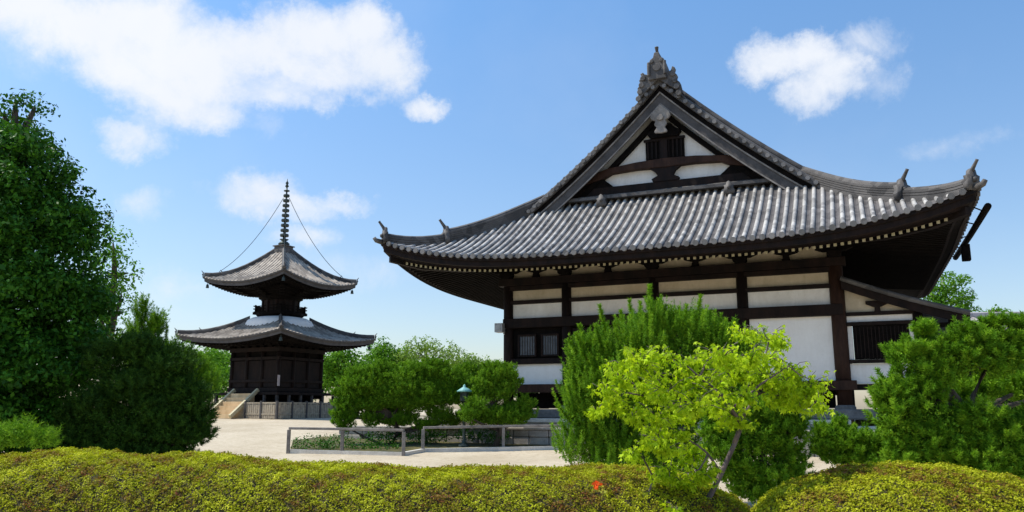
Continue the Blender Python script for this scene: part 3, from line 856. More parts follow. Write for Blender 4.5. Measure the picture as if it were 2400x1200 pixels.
# mound, balcony, upper drum
b = PBd(); b.lathe(0, 0, [(2.12, 6.35), (2.16, 6.85), (2.0, 7.12), (1.72, 7.27), (1.3, 7.34)], 32); b.build('plaster_mound', 'white_plaster', PAG, True)
b = PBd(); b.lathe(0, 0, [(1.25, 7.25), (1.25, 7.36), (1.45, 7.42), (1.5, 7.5), (1.5, 7.58)], 24); b.build('balcony_bracket', 'dark_timber', PAG)
b = PBd(); b.lathe(0, 0, [(1.2, 7.5), (1.2, 7.66)], sq=True)
b.lathe(0, 0, [(1.16, 7.66), (1.16, 7.70)], sq=True)
for s_ in (-1, 1):
    for z in (7.86, 8.04):
        b.tube([(-1.26, s_ * 1.08, z), (1.26, s_ * 1.08, z)], .03, 6); b.tube([(s_ * 1.08, -1.26, z), (s_ * 1.08, 1.26, z)], .03, 6)
    for t in (-1.08, 0, 1.08):
        b.box(t - .04, t + .04, s_ * 1.08 - .04, s_ * 1.08 + .04, 7.6, 8.12); b.box(s_ * 1.08 - .04, s_ * 1.08 + .04, t - .041, t + .041, 7.6, 8.12)
b.box(-1.05, 1.05, -1.05, 1.05, 7.66, 8.0)
b.build('balcony', 'dark_timber', PAG)
b = PBd(); b.lathe(0, 0, [(1.12, 7.4), (1.12, 8.5)], 24)
for k in range(12):
    t = 2 * math.pi * k / 12; b.tube([(1.13 * math.cos(t), 1.13 * math.sin(t), 7.45), (1.13 * math.cos(t), 1.13 * math.sin(t), 8.5)], .09, 8)
b.build('drum', 'timber', PAG)
b = PBd()
for q, (r_, z0, z1) in enumerate(((1.22, 8.4, 8.52), (1.38, 8.52, 8.64), (1.58, 8.64, 8.76), (1.82, 8.76, 8.88), (2.1, 8.88, 9.0), (2.3, 9.0, 9.15))):
    if q < 2: b.lathe(0, 0, [(r_, z0), (r_, z1)], 24)
    else:
        b.box(-r_, r_, -.2, .2, z0, z1); b.box(-.2, .2, -r_, r_, z0 + .002, z1 - .002)
        for k in range(4):
            t = math.pi / 4 + k * math.pi / 2; b.beam((0, 0, (z0 + z1) / 2), (r_ * 1.3 * math.cos(t), r_ * 1.3 * math.sin(t), (z0 + z1) / 2), .3, z1 - z0 - .004)
        b.box(-r_ * .8, r_ * .8, -r_ * .8, r_ * .8, z0 + .003, z1 - .003)
b.build('bracket_tiers', 'dark_timber', PAG)
# spire
b = PBd(); b.lathe(0, 0, [(.50, 11.55), (.50, 11.8), (.42, 11.8), (.42, 11.98), (.5, 12.0), (.5, 12.06)], sq=True); sp_ = b.build('spire_base', 'ridge_tile', PAG)
b = PBd(); b.lathe(0, 0, [(.3, 12.06), (.38, 12.2), (.25, 12.33), (.12, 12.36), (.3, 12.5), (.10, 12.5), (.07, 14), (.045, 16.4)], 12); shaft = b.build('spire_shaft', 'bronze', PAG, True)
for k in range(9):
    z = 12.72 + k * .335; r_ = .27 - .010 * k
    b = PBd(); b.lathe(0, 0, [(.05, z), (r_, z - .03), (r_ + .02, z + .05), (r_, z + .13), (.05, z + .10)], 14); b.build('spire_ring', 'bronze', shaft)
b = PBd(); b.lathe(0, 0, [(.05, 15.72), (.19, 15.76), (.19, 15.82), (.05, 15.86)], 12); b.lathe(0, 0, [(.04, 16.0), (.13, 16.1), (.06, 16.22), (.11, 16.32), (.03, 16.45), (.015, 16.62)], 10); b.build('spire_jewel', 'bronze', shaft, True)
for sx, sy in ((1, 1), (1, -1), (-1, 1), (-1, -1)):
    e = Vector((sx * 3.43 * .80, sy * 3.43 * .80, zu(2.74, 2.74) + .3)); a = Vector((sx * .13, sy * .13, 15.3)); pts = []
    for k in range(15):
        t = k / 14; p = a.lerp(e, t); p.z -= 4 * .62 * t * (1 - t); pts.append(p)
    b = PBd(); b.tube(pts, .018, 5); b.build('chain', 'bronze', PAG)
b = PBd(); b.box(PH + .16, PH + .19, -PH - .18, -PH - .0, 2.95, 3.6); b.build('paper_notice', 'paper', PAG)
# stairs on the left-front face (-y)
ST = []
b = PBd(); n = 6
for k in range(n):
    z1 = 2.5 - k * .24; y = -VH - .02 - k * .29
    b.box(-.85, .85, y - .29, y, 1.05, z1)
b.build('steps', 'new_timber', PAG)
for s_ in (-1, 1):
    b = PBd(); b.beam((s_ * .97, -VH + .1, 2.72), (s_ * .97, -VH - 1.95, 1.16), .16, .20); b.build('stair_stringer', 'cream_paint', PAG)
# stone-and-plank fence round the pagoda
FEN = empty('pagoda_fence', (PC.x, PC.y, PB), PAG.rotation_euler.z, 'weathered timber slat fence enclosing the foot of the pagoda', 'fence')
FH = 3.65
b = MB()
cor = [(-FH, -FH), (FH, -FH), (FH, FH), (-FH, FH)]
for k in range(4):
    a = Vector(cor[k]); c = Vector(cor[(k + 1) % 4]); L = (c - a).length; n = int(L / .16)
    for i in range(n):
        t = (i + .5) / n; p = a.lerp(c, t)
        if k == 0 and abs(p.x) < 1.05: continue
        sx = .065 if k % 2 == 0 else .015; sy = .015 if k % 2 == 0 else .065
        b.box(p.x - sx, p.x + sx, p.y - sy, p.y + sy, 0.0, .82 + .02 * math.sin(i * 2.3))
b.build('slats', 'pale_timber', FEN)
b = MB()
for k in range(4):
    a = Vector(cor[k]); c = Vector(cor[(k + 1) % 4]); d = (c - a).normalized(); L = (c - a).length
    spans = [(0, 1)] if k else [(0, .36), (.64, 1)]
    for z in (.25, .88):
        for t0, t1 in spans:
            p = a.lerp(c, t0); q = a.lerp(c, t1); b.beam((p.x, p.y, z), (q.x, q.y, z), .07, .08)
b.build('rails', 'pale_timber', FEN)
for k in range(4):
    a = Vector(cor[k]); c = Vector(cor[(k + 1) % 4])
    for i in range(6):
        p = a.lerp(c, i / 6)
        if k == 0 and abs(p.x) < 1.0: continue
        b = MB(); b.box(p.x - .06, p.x + .06, p.y - .06, p.y + .06, 0, 1.0); b.build('post', 'grey_timber', FEN)

# ------------------------------------------------------------------ low rail fence in front of the planting bed
def railfence(pts, label, h=.78):
    P = [at(px, 958, Y) for px, Y in pts]
    for p in P: p.z = gz(p.x, p.y)
    root = empty('rail_fence', P[0], 0, label, 'fence', 'low timber rail fences')
    o = P[0]
    for i, p in enumerate(P):
        b = MB(); q = p - o; b.box(q.x - .05, q.x + .05, q.y - .05, q.y + .05, -.05, q.z + h - .045); b.build('post', 'weathered', root, False, .008)
    b = MB()
    for p, q in zip(P[:-1], P[1:]):
        p_ = p - o; q_ = q - o; b.beam((p_.x, p_.y, p_.z + h), (q_.x, q_.y, q_.z + h), .10, .08)
    b.build('top_rail', 'weathered', root, False, .01)
railfence([(680, 26.6), (805, 26.2), (948, 25.6)], 'low timber rail fence in front of the clipped bush, nearest section')
railfence([(993, 26.9), (1180, 27.7), (1322, 28.0)], 'low timber rail fence before the stone retaining wall, right section')
# moss bed and its kerb
bed = [at(684, 958, 26.8), at(948, 958, 25.8), at(996, 958, 27.1), at(1330, 958, 28.2), at(1330, 958, 29.3), at(760, 958, 33), at(690, 958, 31)]
b = MB(); V = [(p.x, p.y, gz(p.x, p.y) + .06) for p in bed]; b._a(V, [tuple(range(len(V)))]); tag(b.build('moss_bed', 'moss'), kind='structure')
b = MB()
for p, q in zip(bed[:3], bed[1:4]): b.beam((p.x, p.y - .12, gz(p.x, p.y) + .03), (q.x, q.y - .12, gz(q.x, q.y) + .03), .14, .16)
tag(b.build('kerb', 'pale_stone'), kind='structure')

# bronze lantern
L0 = at(1088, 958, 28.3); L0.z = gz(L0.x, L0.y)
LAN = empty('garden_lantern', L0, 0, 'dark bronze garden lantern with turquoise cap between the pines', 'lantern')
b = MB(); b.lathe(0, 0, [(.20, 0), (.20, .12), (.08, .2), (.05, .3), (.05, 1.5), (.12, 1.58), (.17, 1.62)], 12); b.build('pole', 'bronze', LAN, True)
b = MB(); b.lathe(0, 0, [(.15, 1.62), (.15, 1.92)], 6); b.build('light_chamber', 'bronze', LAN)
b = MB(); b.lathe(0, 0, [(.25, 1.90), (.26, 1.94), (.15, 2.01), (.05, 2.07), (.05, 2.11), (.01, 2.16)], 16); b.build('cap', 'verdigris', LAN, True)

# ------------------------------------------------------------------ plants
def inner(bl, dens, size, k=.78):
    P = []
    for c, r in bl:
        n = max(6, int(dens * r[0] * r[1] * r[2] * 4.19))
        d = sphere_dirs(n) * (rng.uniform(0, 1, n) ** .4)[:, None]; P.append(c + d * r * k)
    P = np.concatenate(P); return leafquads(P, sphere_dirs(len(P)), size, .5), len(P)
def blob_core(root, blobs, m='crown_core', k=.72):
    """dark inner mass of twigs so a dense crown is not see-through"""
    b = MB()
    for (c, r) in blobs:
        n1, n2 = 8, 6
        P = []
        for i in range(n1 + 1):
            row = []
            for j in range(n2 + 1):
                t = 2 * math.pi * i / n1; q = math.pi * j / n2
                s = 1 + .15 * math.sin(3 * t + 5 * q + c[0] * 7)
                row.append((c[0] + r[0] * k * s * math.sin(q) * math.cos(t), c[1] + r[1] * k * s * math.sin(q) * math.sin(t), c[2] + r[2] * k * math.cos(q)))
            P.append(row)
        b.grid(P)
    return b.build('inner_twigs', m, root, True)
def clumps_from_px(L, Y):
    out = []
    for q in L:
        px, py, rx, ry = q[:4]; yy = Y + (q[4] if len(q) > 4 else 0)
        p = at(px, py, yy); s = yy / F
        out.append((np.array(p), np.array([rx * s, (rx * .7 + ry * .3) * s, ry * s])))
    return out
def local(root, blobs): return [(c - np.array(root.location), r) for c, r in blobs]
def leafy(name, cat, label, base, blobs, dens, size, m, trunk=None, group=None, core=True, asp=.55, sub=5, jit=.35, tm='bark'):
    """broadleaf tree or shrub: every blob carries sub-clumps with leaves on their shells"""
    root = empty(name, base, 0, label, cat, group)
    bl = local(root, blobs); Ps = []; Ns = []; Ts = []
    sol = []
    for c, r in bl:
        area = 4 * math.pi * ((r[0] * r[1] + r[0] * r[2] + r[1] * r[2]) / 3)
        k = max(6, int(area / (size * sub) ** 2))
        d = sphere_dirs(k); cc = c + d * r * rng.uniform(.72, 1.0, (k, 1))
        n = max(4, int(dens * area / k)); cr = size * sub * rng.uniform(.5, 1.0, k)
        cc = np.repeat(cc, n, 0); cr = np.repeat(cr, n)[:, None]; dd = np.repeat(d, n, 0); ct = np.repeat(rng.uniform(0, 1, k), n)
        e = nrm(rng.normal(0, 1, (k * n, 3)) + dd * .6)
        P = cc + e * cr * rng.uniform(.5, 1.05, (k * n, 1)) * np.array([1, 1, .7])
        Ps.append(P); Ns.append(nrm(e + np.array([0, 0, .7]))); Ts.append(ct)
    P = np.concatenate(Ps); N = np.concatenate(Ns); T = np.concatenate(Ts)
    V = leafquads(P, N, size, asp); tt = tint(len(P), T)
    if core:
        V2, n2 = inner(bl, dens * core * .55 / max(.4, np.mean([r[0] for c, r in bl])), size * 1.6); V = np.concatenate([V, V2]); tt = np.concatenate([tt, tint(n2)])
    raw('crown', V, 4, m, root, tt)
    if trunk:
        t = [Vector(p) - Vector(root.location) for p in trunk[0]]
        cs = [(Vector(c), r) for c, r in bl]
        limbs = []
        for c, r in cs[:14]:
            s_ = min(t, key=lambda q: (q - c).length + (2 if q.z > c.z else 0)); mid = s_.lerp(c, .5) + Vector((0, 0, .12 * (c - s_).length))
            limbs.append(([s_, mid, c], [trunk[1] * .45, trunk[1] * .3, trunk[1] * .12]))
        trunkmesh(root, t, [trunk[1] * (1 - .6 * i / (len(t) - 1)) for i in range(len(t))], limbs, tm)
    return root
def piney(name, cat, label, base, blobs, dens, m, shoot=(.22, 22, .09, .007), up=1.0, trunk=None, core=True, group=None, low=-.35, spread=1.1, ck=.7, big=None, cand=None):
    """pine: upright needle-covered shoots on every foliage pad"""
    root = empty(name, base, 0, label, cat, group); bl = local(root, blobs)
    lump = []
    for c, r in bl:
        lump.append((c, r * .74)); k = 9; d = sphere_dirs(k)
        for q in d: lump.append((c + q * r * .66, r * rng.uniform(.28, .46) * np.array([1.1, 1.1, .85])))
    bl0 = bl; bl = lump
    Ps = []; Ds = []; Ts = []; Ls = []
    for c, r in bl:
        area = 4 * math.pi * ((r[0] * r[1] + r[0] * r[2] + r[1] * r[2]) / 3); n = max(8, int(dens * area))
        d = sphere_dirs(n); d = d[d[:, 2] > low]; n = len(d)
        P = c + d * r * rng.uniform(.62, 1.0, (n, 1)); Ps.append(P)
        Ds.append(nrm(d * .75 + np.array([0, 0, up]) + rng.normal(0, .22, (n, 3)))); Ts.append(rng.uniform(0, 1, n))
    P = np.concatenate(Ps); D = np.concatenate(Ds); T = np.concatenate(Ts)
    L, per, nl, wd = shoot
    LL = L * rng.uniform(.6, 1.3, len(P))
    if big:
        nb, Lb, pb = big; bl = bl0
        c, r = bl[0]; cc = np.array([q[0] for q in bl]); rr_ = np.array([q[1] for q in bl])
        k = rng.integers(0, len(bl), nb); d = sphere_dirs(nb, .1); d[:, 2] += .35; d = nrm(d)
        Pb = cc[k] + d * rr_[k] * .82; Db = nrm(d * .9 + np.array([0, 0, 1.0]) + rng.normal(0, .12, (nb, 3)))
        Vb = needles(Pb, Db, Lb * rng.uniform(.6, 1.25, nb), pb, .062, .011, 1.25)
    V = needles(P, D, LL, per, nl, wd, spread)
    tt = tint(len(P) * per, np.repeat(T, per))
    bl = bl0
    if big: V = np.concatenate([V, Vb]); tt = np.concatenate([tt, np.clip(tint(nb * pb, np.repeat(rng.uniform(0, 1, nb), pb)) + .12, 0, 1)])
    if core:
        q = max(.05, nl * .8); V2, n2 = inner(bl, min(.9 / q ** 3, 4000), q, .74)
        V2 = V2.reshape(-1, 4, 3); V = np.concatenate([V, V2[:, [0, 1, 2]].reshape(-1, 3), V2[:, [0, 2, 3]].reshape(-1, 3)]); tt = np.concatenate([tt, tint(2 * n2)])
    if cand:                                   # long leading candles of this year's growth
        for tip, mid in cand:
            dd = (tip - mid).normalized(); dd = (dd * .6 + Vector((0, 0, .7))).normalized(); Lc = random.uniform(.45, .65)
            p0 = np.array([list(tip - dd * Lc - Vector(root.location))]); Vc = needles(p0, np.array([list(dd)]), Lc, 620, .07, .012, 1.35)
            V = np.concatenate([V, Vc]); tt = np.concatenate([tt, np.clip(tint(620) + .1, 0, 1)])
    raw('needles', V, 3, m, root, tt)
    if trunk:
        t = [Vector(p) - Vector(root.location) for p in trunk[0]]
        limbs = []
        for c, r in bl:
            c = Vector(c); s_ = min(t, key=lambda q: (q - c).length + (2 if q.z > c.z + .2 else 0)); mid = s_.lerp(c, .5) - Vector((0, 0, .05))
            limbs.append(([s_, mid, c], [trunk[1] * .5, trunk[1] * .35, trunk[1] * .15]))
        trunkmesh(root, t, [trunk[1] * (1 - .6 * i / (len(t) - 1)) for i in range(len(t))], limbs)
    return root
def gbase(px, Y): p = at(px, 958, Y); p.z = gz(p.x, p.y) - .03; return p

# big dark tree on the left
Y = 16.0
prof = [(275, 45), (330, 115), (390, 170), (450, 205), (520, 238), (610, 262), (700, 285), (790, 290), (880, 280), (960, 250), (1030, 220)]
bl = []
rr = random.Random(5)
axx = at(-40, 958, Y).x
for (py, rp) in prof:
    z = at(0, py, Y).z; r_ = rp * Y / F
    bl.append((np.array([axx, Y, z - .3]), np.array([r_ * .72, r_ * .72, .55])))
    k = max(5, int(r_ * 7.5))
    for i in range(k):
        t = 2 * math.pi * (i + rr.random() * .6) / k; q = r_ * rr.uniform(.68, .78); s = rr.uniform(.26, .33) * (.5 + r_ * .28)
        bl.append((np.array([axx + q * math.cos(t), Y + q * math.sin(t), z + rr.uniform(-.4, .3)]), np.array([s * 1.25, s * 1.25, s])))
tb = gbase(-40, Y)
leafy('broadleaf_tree', 'tree', 'tall dark-leaved evergreen tree filling the left edge', tb, bl, 240, .095, 'broadleaf',
      ([tb, tb + Vector((.1, 0, 2)), tb + Vector((0, .1, 4.2)), tb + Vector((0, 0, 6.5))], .28), sub=3.2)
tb = gbase(240, 25)
leafy('broadleaf_tree', 'tree', 'lighter green rounded tree showing behind the right side of the tall dark tree', tb,
      clumps_from_px([(265, 570, 32, 45), (300, 640, 25, 35), (250, 640, 50, 60), (285, 690, 28, 40), (230, 720, 60, 70), (230, 800, 60, 60)], 25), 90, .11, 'far_leaf', ([tb, tb + Vector((0, 0, 3)), tb + Vector((0, 0, 5.5))], .2), sub=3.5)
# shaded pine below it, bright pine behind
tb = gbase(380, 15.5)
piney('pine_tree', 'pine', 'dark shaded pine beneath the tall tree beside the gravel', tb,
      clumps_from_px([(330, 830, 60, 45), (400, 860, 70, 45), (300, 910, 80, 50), (440, 930, 55, 45), (370, 960, 90, 45), (290, 1000, 80, 45), (410, 1010, 75, 40), (250, 850, 60, 50), (230, 960, 70, 60), (180, 1010, 60, 40), (340, 1030, 80, 35), (430, 1030, 60, 30), (250, 1040, 60, 30), (475, 985, 25, 30), (350, 900, 90, 60), (480, 1020, 18, 14), (300, 1080, 120, 35), (420, 1080, 60, 30), (160, 1060, 80, 45), (465, 950, 35, 40)], 15.5), 90, 'shaded_pine',
      (.16, 46, .07, .012), .7, ([tb, tb + Vector((.1, 0, 1)), tb + Vector((0, 0, 1.8))], .12))
tb = gbase(370, 19.5)
piney('pine_tree', 'pine', 'bright young pine with upright candles between the tall tree and the pagoda', tb,
      clumps_from_px([(340, 790, 40, 30), (330, 745, 14, 30), (365, 770, 18, 25), (395, 845, 45, 30), (450, 875, 42, 28), (440, 910, 50, 36), (310, 820, 40, 30), (490, 905, 26, 30), (350, 870, 60, 50)], 19.5), 55, 'bright_pine',
      (.34, 50, .07, .013), 1.5, ([tb, tb + Vector((0, .1, 1.5)), tb + Vector((-.4, 0, 3.4))], .09), low=-.2, spread=1.0, big=(40, .32, 160), cand=[(at(q, w_, 19.5), at(370, 900, 19.5)) for q, w_ in ((340, 705), (356, 735), (375, 745), (392, 765), (325, 760), (412, 795), (365, 790), (430, 820))])
tb = gbase(40, 12.8)
piney('pine_shrub', 'shrub', 'small pale green shrub behind the hedge at the far left', tb,
      clumps_from_px([(40, 1020, 60, 38), (90, 1035, 40, 28), (0, 1030, 50, 35)], 12.8), 90, 'pine', (.14, 24, .07, .007), .9)
# trees around and beyond the pagoda
def fartree(px, py, rx, ry, Y, label, m='far_leaf', seed=0, size=.24, dens=30, core=1.6):
    r_ = random.Random(seed); L = [(px, py, rx * .72, ry * .72)]
    for k in range(9):
        t = 2 * math.pi * k / 9 + r_.random() * .5; L.append((px + rx * .62 * math.cos(t), py - ry * .55 * math.sin(t), rx * r_.uniform(.28, .45), ry * r_.uniform(.28, .42), r_.uniform(-1.2, 1.2)))
    tb = gbase(px, Y); z = at(px, py, Y).z
    leafy('broadleaf_tree', 'tree', label, tb, clumps_from_px(L, Y), dens, size, m, ([tb, tb.lerp(Vector((tb.x, tb.y, z)), .5), Vector((tb.x, tb.y, z))], .22), group='trees beyond the court', core=core, sub=3.4)
fartree(465, 885, 95, 75, 68, 'green tree just left of the pagoda body, behind its stairs', 'far_leaf', 1)
fartree(505, 850, 60, 38, 78, 'dark tree crown touching the left underside of the lower pagoda roof', 'far_leaf', 2, .24)
fartree(800, 865, 75, 58, 70, 'round tree just right of the pagoda body', 'far_leaf', 3)
fartree(905, 855, 75, 64, 74, 'dense tree beneath the right eave tip of the pagoda', 'far_leaf', 4)
fartree(1005, 848, 95, 62, 72, 'airy olive-green tree with twiggy top in the gap between pagoda and hall', 'far_olive', 5, .2, 24, .5)
fartree(1110, 875, 75, 50, 76, 'rounded olive tree next to the left pillar of the hall', 'far_olive', 6)
fartree(700, 890, 120, 50, 85, 'tree seen behind the pagoda body', 'far_leaf', 7, .26)
fartree(380, 880, 90, 80, 80, 'tree behind the bright young pine', 'far_leaf', 8, .26)
fartree(1215, 890, 90, 50, 95, 'far tree behind the left corner of the hall', 'far_leaf', 9, .3)
fartree(960, 905, 150, 50, 62, 'low dense bush behind the garden pines', 'far_leaf', 10, .2)
# garden pines in the court
tb = gbase(915, 29.2)
piney('pine_tree', 'pine', 'broad low pine with dark hollow under it, right of the pagoda', tb,
      clumps_from_px([(880, 905, 70, 35), (830, 925, 45, 32), (940, 900, 70, 40), (1000, 905, 60, 40), (1050, 890, 45, 35), (870, 945, 60, 25), (820, 965, 30, 30), (975, 945, 60, 28), (1040, 930, 40, 30), (950, 985, 35, 18), (810, 1000, 22, 18), (1000, 1000, 40, 14), (900, 870, 45, 22), (985, 870, 50, 25), (850, 880, 40, 24), (920, 930, 80, 35), (1010, 930, 60, 35), (800, 940, 25, 30), (1060, 930, 35, 26), (870, 985, 30, 22), (1030, 975, 40, 18), (840, 905, 50, 30), (1080, 900, 30, 24), (1100, 880, 40, 26, .8), (1090, 935, 40, 24, .6), (1010, 865, 45, 22), (930, 985, 50, 20, .4), (1060, 985, 40, 18, .5), (800, 980, 28, 26), (900, 960, 60, 24, .6)], 29.2), 46, 'bright_pine',
      (.16, 44, .08, .018), .9, ([tb, tb + Vector((.3, 0, .5)), tb + Vector((.1, 0, 1.1)), tb + Vector((.5, 0, 1.7))], .13), low=-.15, ck=.62)
tb = gbase(1160, 28.6)
piney('pine_tree', 'pine', 'smaller layered pine in front of the hall’s left pillar', tb,
      clumps_from_px([(1175, 875, 42, 28), (1140, 905, 45, 28), (1195, 900, 35, 22), (1130, 930, 35, 18), (1120, 965, 40, 22), (1180, 970, 55, 25), (1225, 972, 35, 20), (1150, 985, 50, 14), (1170, 925, 40, 24), (1200, 985, 50, 18), (1110, 985, 30, 16), (1115, 955, 30, 22, -.7), (1095, 975, 26, 20, -.9), (1230, 950, 30, 20), (1155, 880, 40, 26)], 28.6), 50, 'bright_pine',
      (.16, 44, .08, .018), 1.1, ([tb, tb + Vector((.2, 0, .6)), tb + Vector((-.1, 0, 1.4)), tb + Vector((.1, 0, 2.4))], .11), low=-.1, ck=.6)
tb = gbase(760, 27.6)
leafy('clipped_bush', 'shrub', 'low dark clipped bush behind the nearest rail fence', tb,
      clumps_from_px([(730, 1040, 44, 20), (790, 1038, 50, 19), (850, 1044, 40, 14), (900, 1048, 40, 10)], 27.6), 260, .06, 'broadleaf', sub=3)
for (px, Yb, lab, L) in ((960, 29.6, 'dark low shrub under the broad garden pine', [(900, 1020, 50, 16), (960, 1025, 60, 16), (1020, 1022, 40, 14)]),
                         (1110, 29.0, 'small dark shrub at the foot of the layered pine by the lantern', [(1100, 1018, 40, 13), (1160, 1022, 40, 12)])):
    leafy('low_shrub', 'shrub', lab, gbase(px, Yb), clumps_from_px(L, Yb), 220, .07, 'broadleaf', sub=3)
# large pine in front of the hall
tb = gbase(1560, 14.2)
piney('pine_tree', 'pine', 'large pine with upright finger-like shoots in front of the hall', tb,
      clumps_from_px([(1520, 815, 80, 62), (1430, 860, 72, 62), (1610, 805, 66, 58), (1680, 830, 60, 55), (1395, 930, 65, 60), (1490, 940, 100, 75), (1370, 1000, 45, 35), (1430, 1030, 70, 40), (1600, 930, 110, 90), (1560, 1040, 90, 50), (1400, 1040, 60, 40), (1450, 1060, 60, 35), (1360, 960, 50, 50), (1660, 930, 80, 70), (1460, 900, 90, 70), (1380, 870, 45, 50),
                      (1370, 840, 22, 26), (1350, 905, 22, 28), (1690, 810, 32, 28), (1540, 765, 36, 26), (1740, 860, 50, 60), (1720, 930, 60, 60), (1340, 1060, 40, 40), (1420, 1090, 90, 40), (1560, 1090, 100, 45)], 14.2), 44, 'pine',
      (.36, 80, .055, .010), 1.7, ([tb, tb + Vector((.05, 0, .8)), tb + Vector((-.1, 0, 1.5)), tb + Vector((-.2, 0, 2.4))], .12), low=-.3, spread=1.1, ck=.74, big=(200, .36, 230), cand=[(at(q, w_, 14.2 + e_), at(1530, 960, 14.2)) for q, w_, e_ in ((1405, 715, 0), (1475, 702, .1), (1522, 668, 0), (1642, 692, 0), (1358, 760, .1), (1338, 800, 0), (1330, 862, -.1), (1303, 945, 0), (1440, 755, -.2), (1570, 735, .1), (1610, 715, -.1), (1700, 765, 0), (1380, 830, -.3), (1420, 800, -.3), (1500, 760, -.3), (1345, 920, -.3), (1560, 790, -.4), (1660, 780, -.3), (1740, 820, 0), (1395, 760, -.2), (1455, 728, .2), (1500, 705, -.1), (1545, 700, .2), (1620, 735, .3), (1665, 730, .1), (1325, 905, .1), (1350, 780, -.2), (1312, 990, .1), (1480, 790, -.5), (1430, 850, -.6), (1400, 900, -.5), (1540, 830, -.6), (1380, 960, -.5))])
tb = gbase(1790, 13.4)
piney('pine_tree', 'pine', 'dark green pine low behind the yellow-green maple trunk', tb,
      clumps_from_px([(1730, 980, 75, 55), (1820, 985, 60, 42), (1850, 1050, 45, 40), (1760, 1060, 70, 50), (1790, 1125, 70, 38), (1720, 1110, 50, 45), (1850, 1120, 38, 26), (1780, 1020, 80, 50), (1690, 1040, 60, 60), (1870, 1010, 30, 26), (1740, 1140, 50, 34), (1800, 960, 90, 36), (1850, 1090, 50, 40), (1780, 1160, 60, 26), (1700, 1000, 60, 50)], 13.4), 36, 'pine',
      (.15, 100, .068, .012), .8, ([tb, tb + Vector((0, 0, .6)), tb + Vector((-.2, 0, 1.3))], .10), low=-.4)
tb = gbase(2000, 13.8)
piney('pine_shrub', 'pine', 'low bushy pine between the two hedges and the podium', tb,
      clumps_from_px([(1960, 1045, 55, 34), (2030, 1055, 60, 36), (1985, 1075, 70, 28), (1930, 1030, 25, 22), (1968, 1010, 12, 18), (2080, 1065, 40, 28), (2000, 1040, 80, 36), (2040, 1090, 90, 26), (1935, 1060, 30, 26), (2100, 1040, 40, 34)], 13.8), 40, 'pine',
      (.15, 100, .068, .012), 1.0, ([tb, tb + Vector((0, 0, .4)), tb + Vector((0, 0, .7))], .08), low=-.3)
tb = gbase(2280, 12.4)
piney('pine_tree', 'pine', 'broad bushy pine with layered pads at the right edge', tb,
      clumps_from_px([(2130, 840, 55, 42), (2200, 820, 55, 42), (2290, 810, 70, 45), (2390, 800, 60, 42), (2110, 900, 55, 40), (2190, 890, 70, 40), (2095, 965, 60, 35), (2180, 970, 80, 45), (2270, 985, 90, 45), (2370, 1010, 80, 50), (2160, 1040, 70, 45), (2250, 1060, 90, 45), (2350, 1080, 90, 50), (2300, 915, 70, 40, 1.1), (2390, 915, 70, 40, 1.2), (2240, 930, 50, 30, .7), (2440, 930, 60, 50, 1.2), (2470, 850, 80, 60), (2460, 1000, 90, 70), (2240, 855, 70, 45), (2330, 860, 70, 40), (2150, 930, 60, 40), (2120, 1000, 60, 40), (2310, 1030, 90, 50), (2220, 1010, 80, 50), (2400, 1050, 80, 50), (2180, 1090, 80, 40), (2290, 1110, 100, 40), (2390, 1120, 90, 40), (2120, 1060, 45, 34), (2260, 800, 60, 40), (2200, 865, 60, 36), (2350, 840, 70, 44), (2090, 930, 40, 34), 
                      (2330, 765, 22, 16), (2170, 785, 16, 16), (2390, 765, 24, 14)], 12.4), 34, 'pine',
      (.15, 110, .072, .013), .8, ([tb, tb + Vector((.1, 0, .8)), tb + Vector((-.1, 0, 1.6)), tb + Vector((.3, 0, 2.3))], .13), low=-.35, ck=.72)

# yellow-green maple in front of the hedge gap
YM = 8.0
def mp(px, py, dy=0): return at(px, py, YM + dy)
MAP = empty('maple_tree', Vector((mp(1600, 1200).x, YM, 0)), 0, 'slender maple with bright yellow-green leaves and bare twisting grey branches', 'maple')
o = Vector(MAP.location)
tr = [Vector((mp(1585, 1200).x, YM, -.05)), mp(1610, 1270), mp(1650, 1190), mp(1690, 1110), mp(1722, 1040), mp(1738, 1000, .05)]
br = [
 ([mp(1722, 1040), mp(1735, 985), mp(1770, 930, .1), mp(1830, 900, .15), mp(1890, 905, .1)], .022),
 ([mp(1738, 1000), mp(1715, 960, -.1), mp(1690, 925, -.1), mp(1640, 885, -.15), mp(1600, 850, -.1)], .022),
 ([mp(1690, 925, -.1), mp(1620, 960, .1), mp(1540, 930, .1), mp(1470, 920, 0), mp(1420, 940, 0)], .016),
 ([mp(1770, 930, .1), mp(1790, 870, .1), mp(1800, 800, .1), mp(1790, 770, .1)], .014),
 ([mp(1640, 885, -.15), mp(1660, 840, 0), mp(1720, 810, 0), mp(1760, 780, 0)], .014),
 ([mp(1620, 960, .1), mp(1560, 890, -.1), mp(1520, 860, -.1)], .013),
 ([mp(1690, 1110), mp(1660, 1060, -.1), mp(1620, 1030, -.1), mp(1580, 1010, -.1)], .014),
 ([mp(1660, 1060, -.1), mp(1640, 1100, -.15), mp(1600, 1110, -.2)], .010),
 ([mp(1715, 960, -.1), mp(1780, 900, -.2), mp(1850, 860, -.2), mp(1900, 890, -.2)], .014),
 ([mp(1600, 1290), mp(1545, 1240), mp(1515, 1180, -.05), mp(1530, 1120, -.05), mp(1500, 1060, 0), mp(1480, 1050, 0)], .016),
]
b = MB(); b.tube([p - o for p in tr], [.032, .030, .028, .025, .022, .018], 9); b.build('trunk', 'grey_bark', MAP, True)
b = MB()
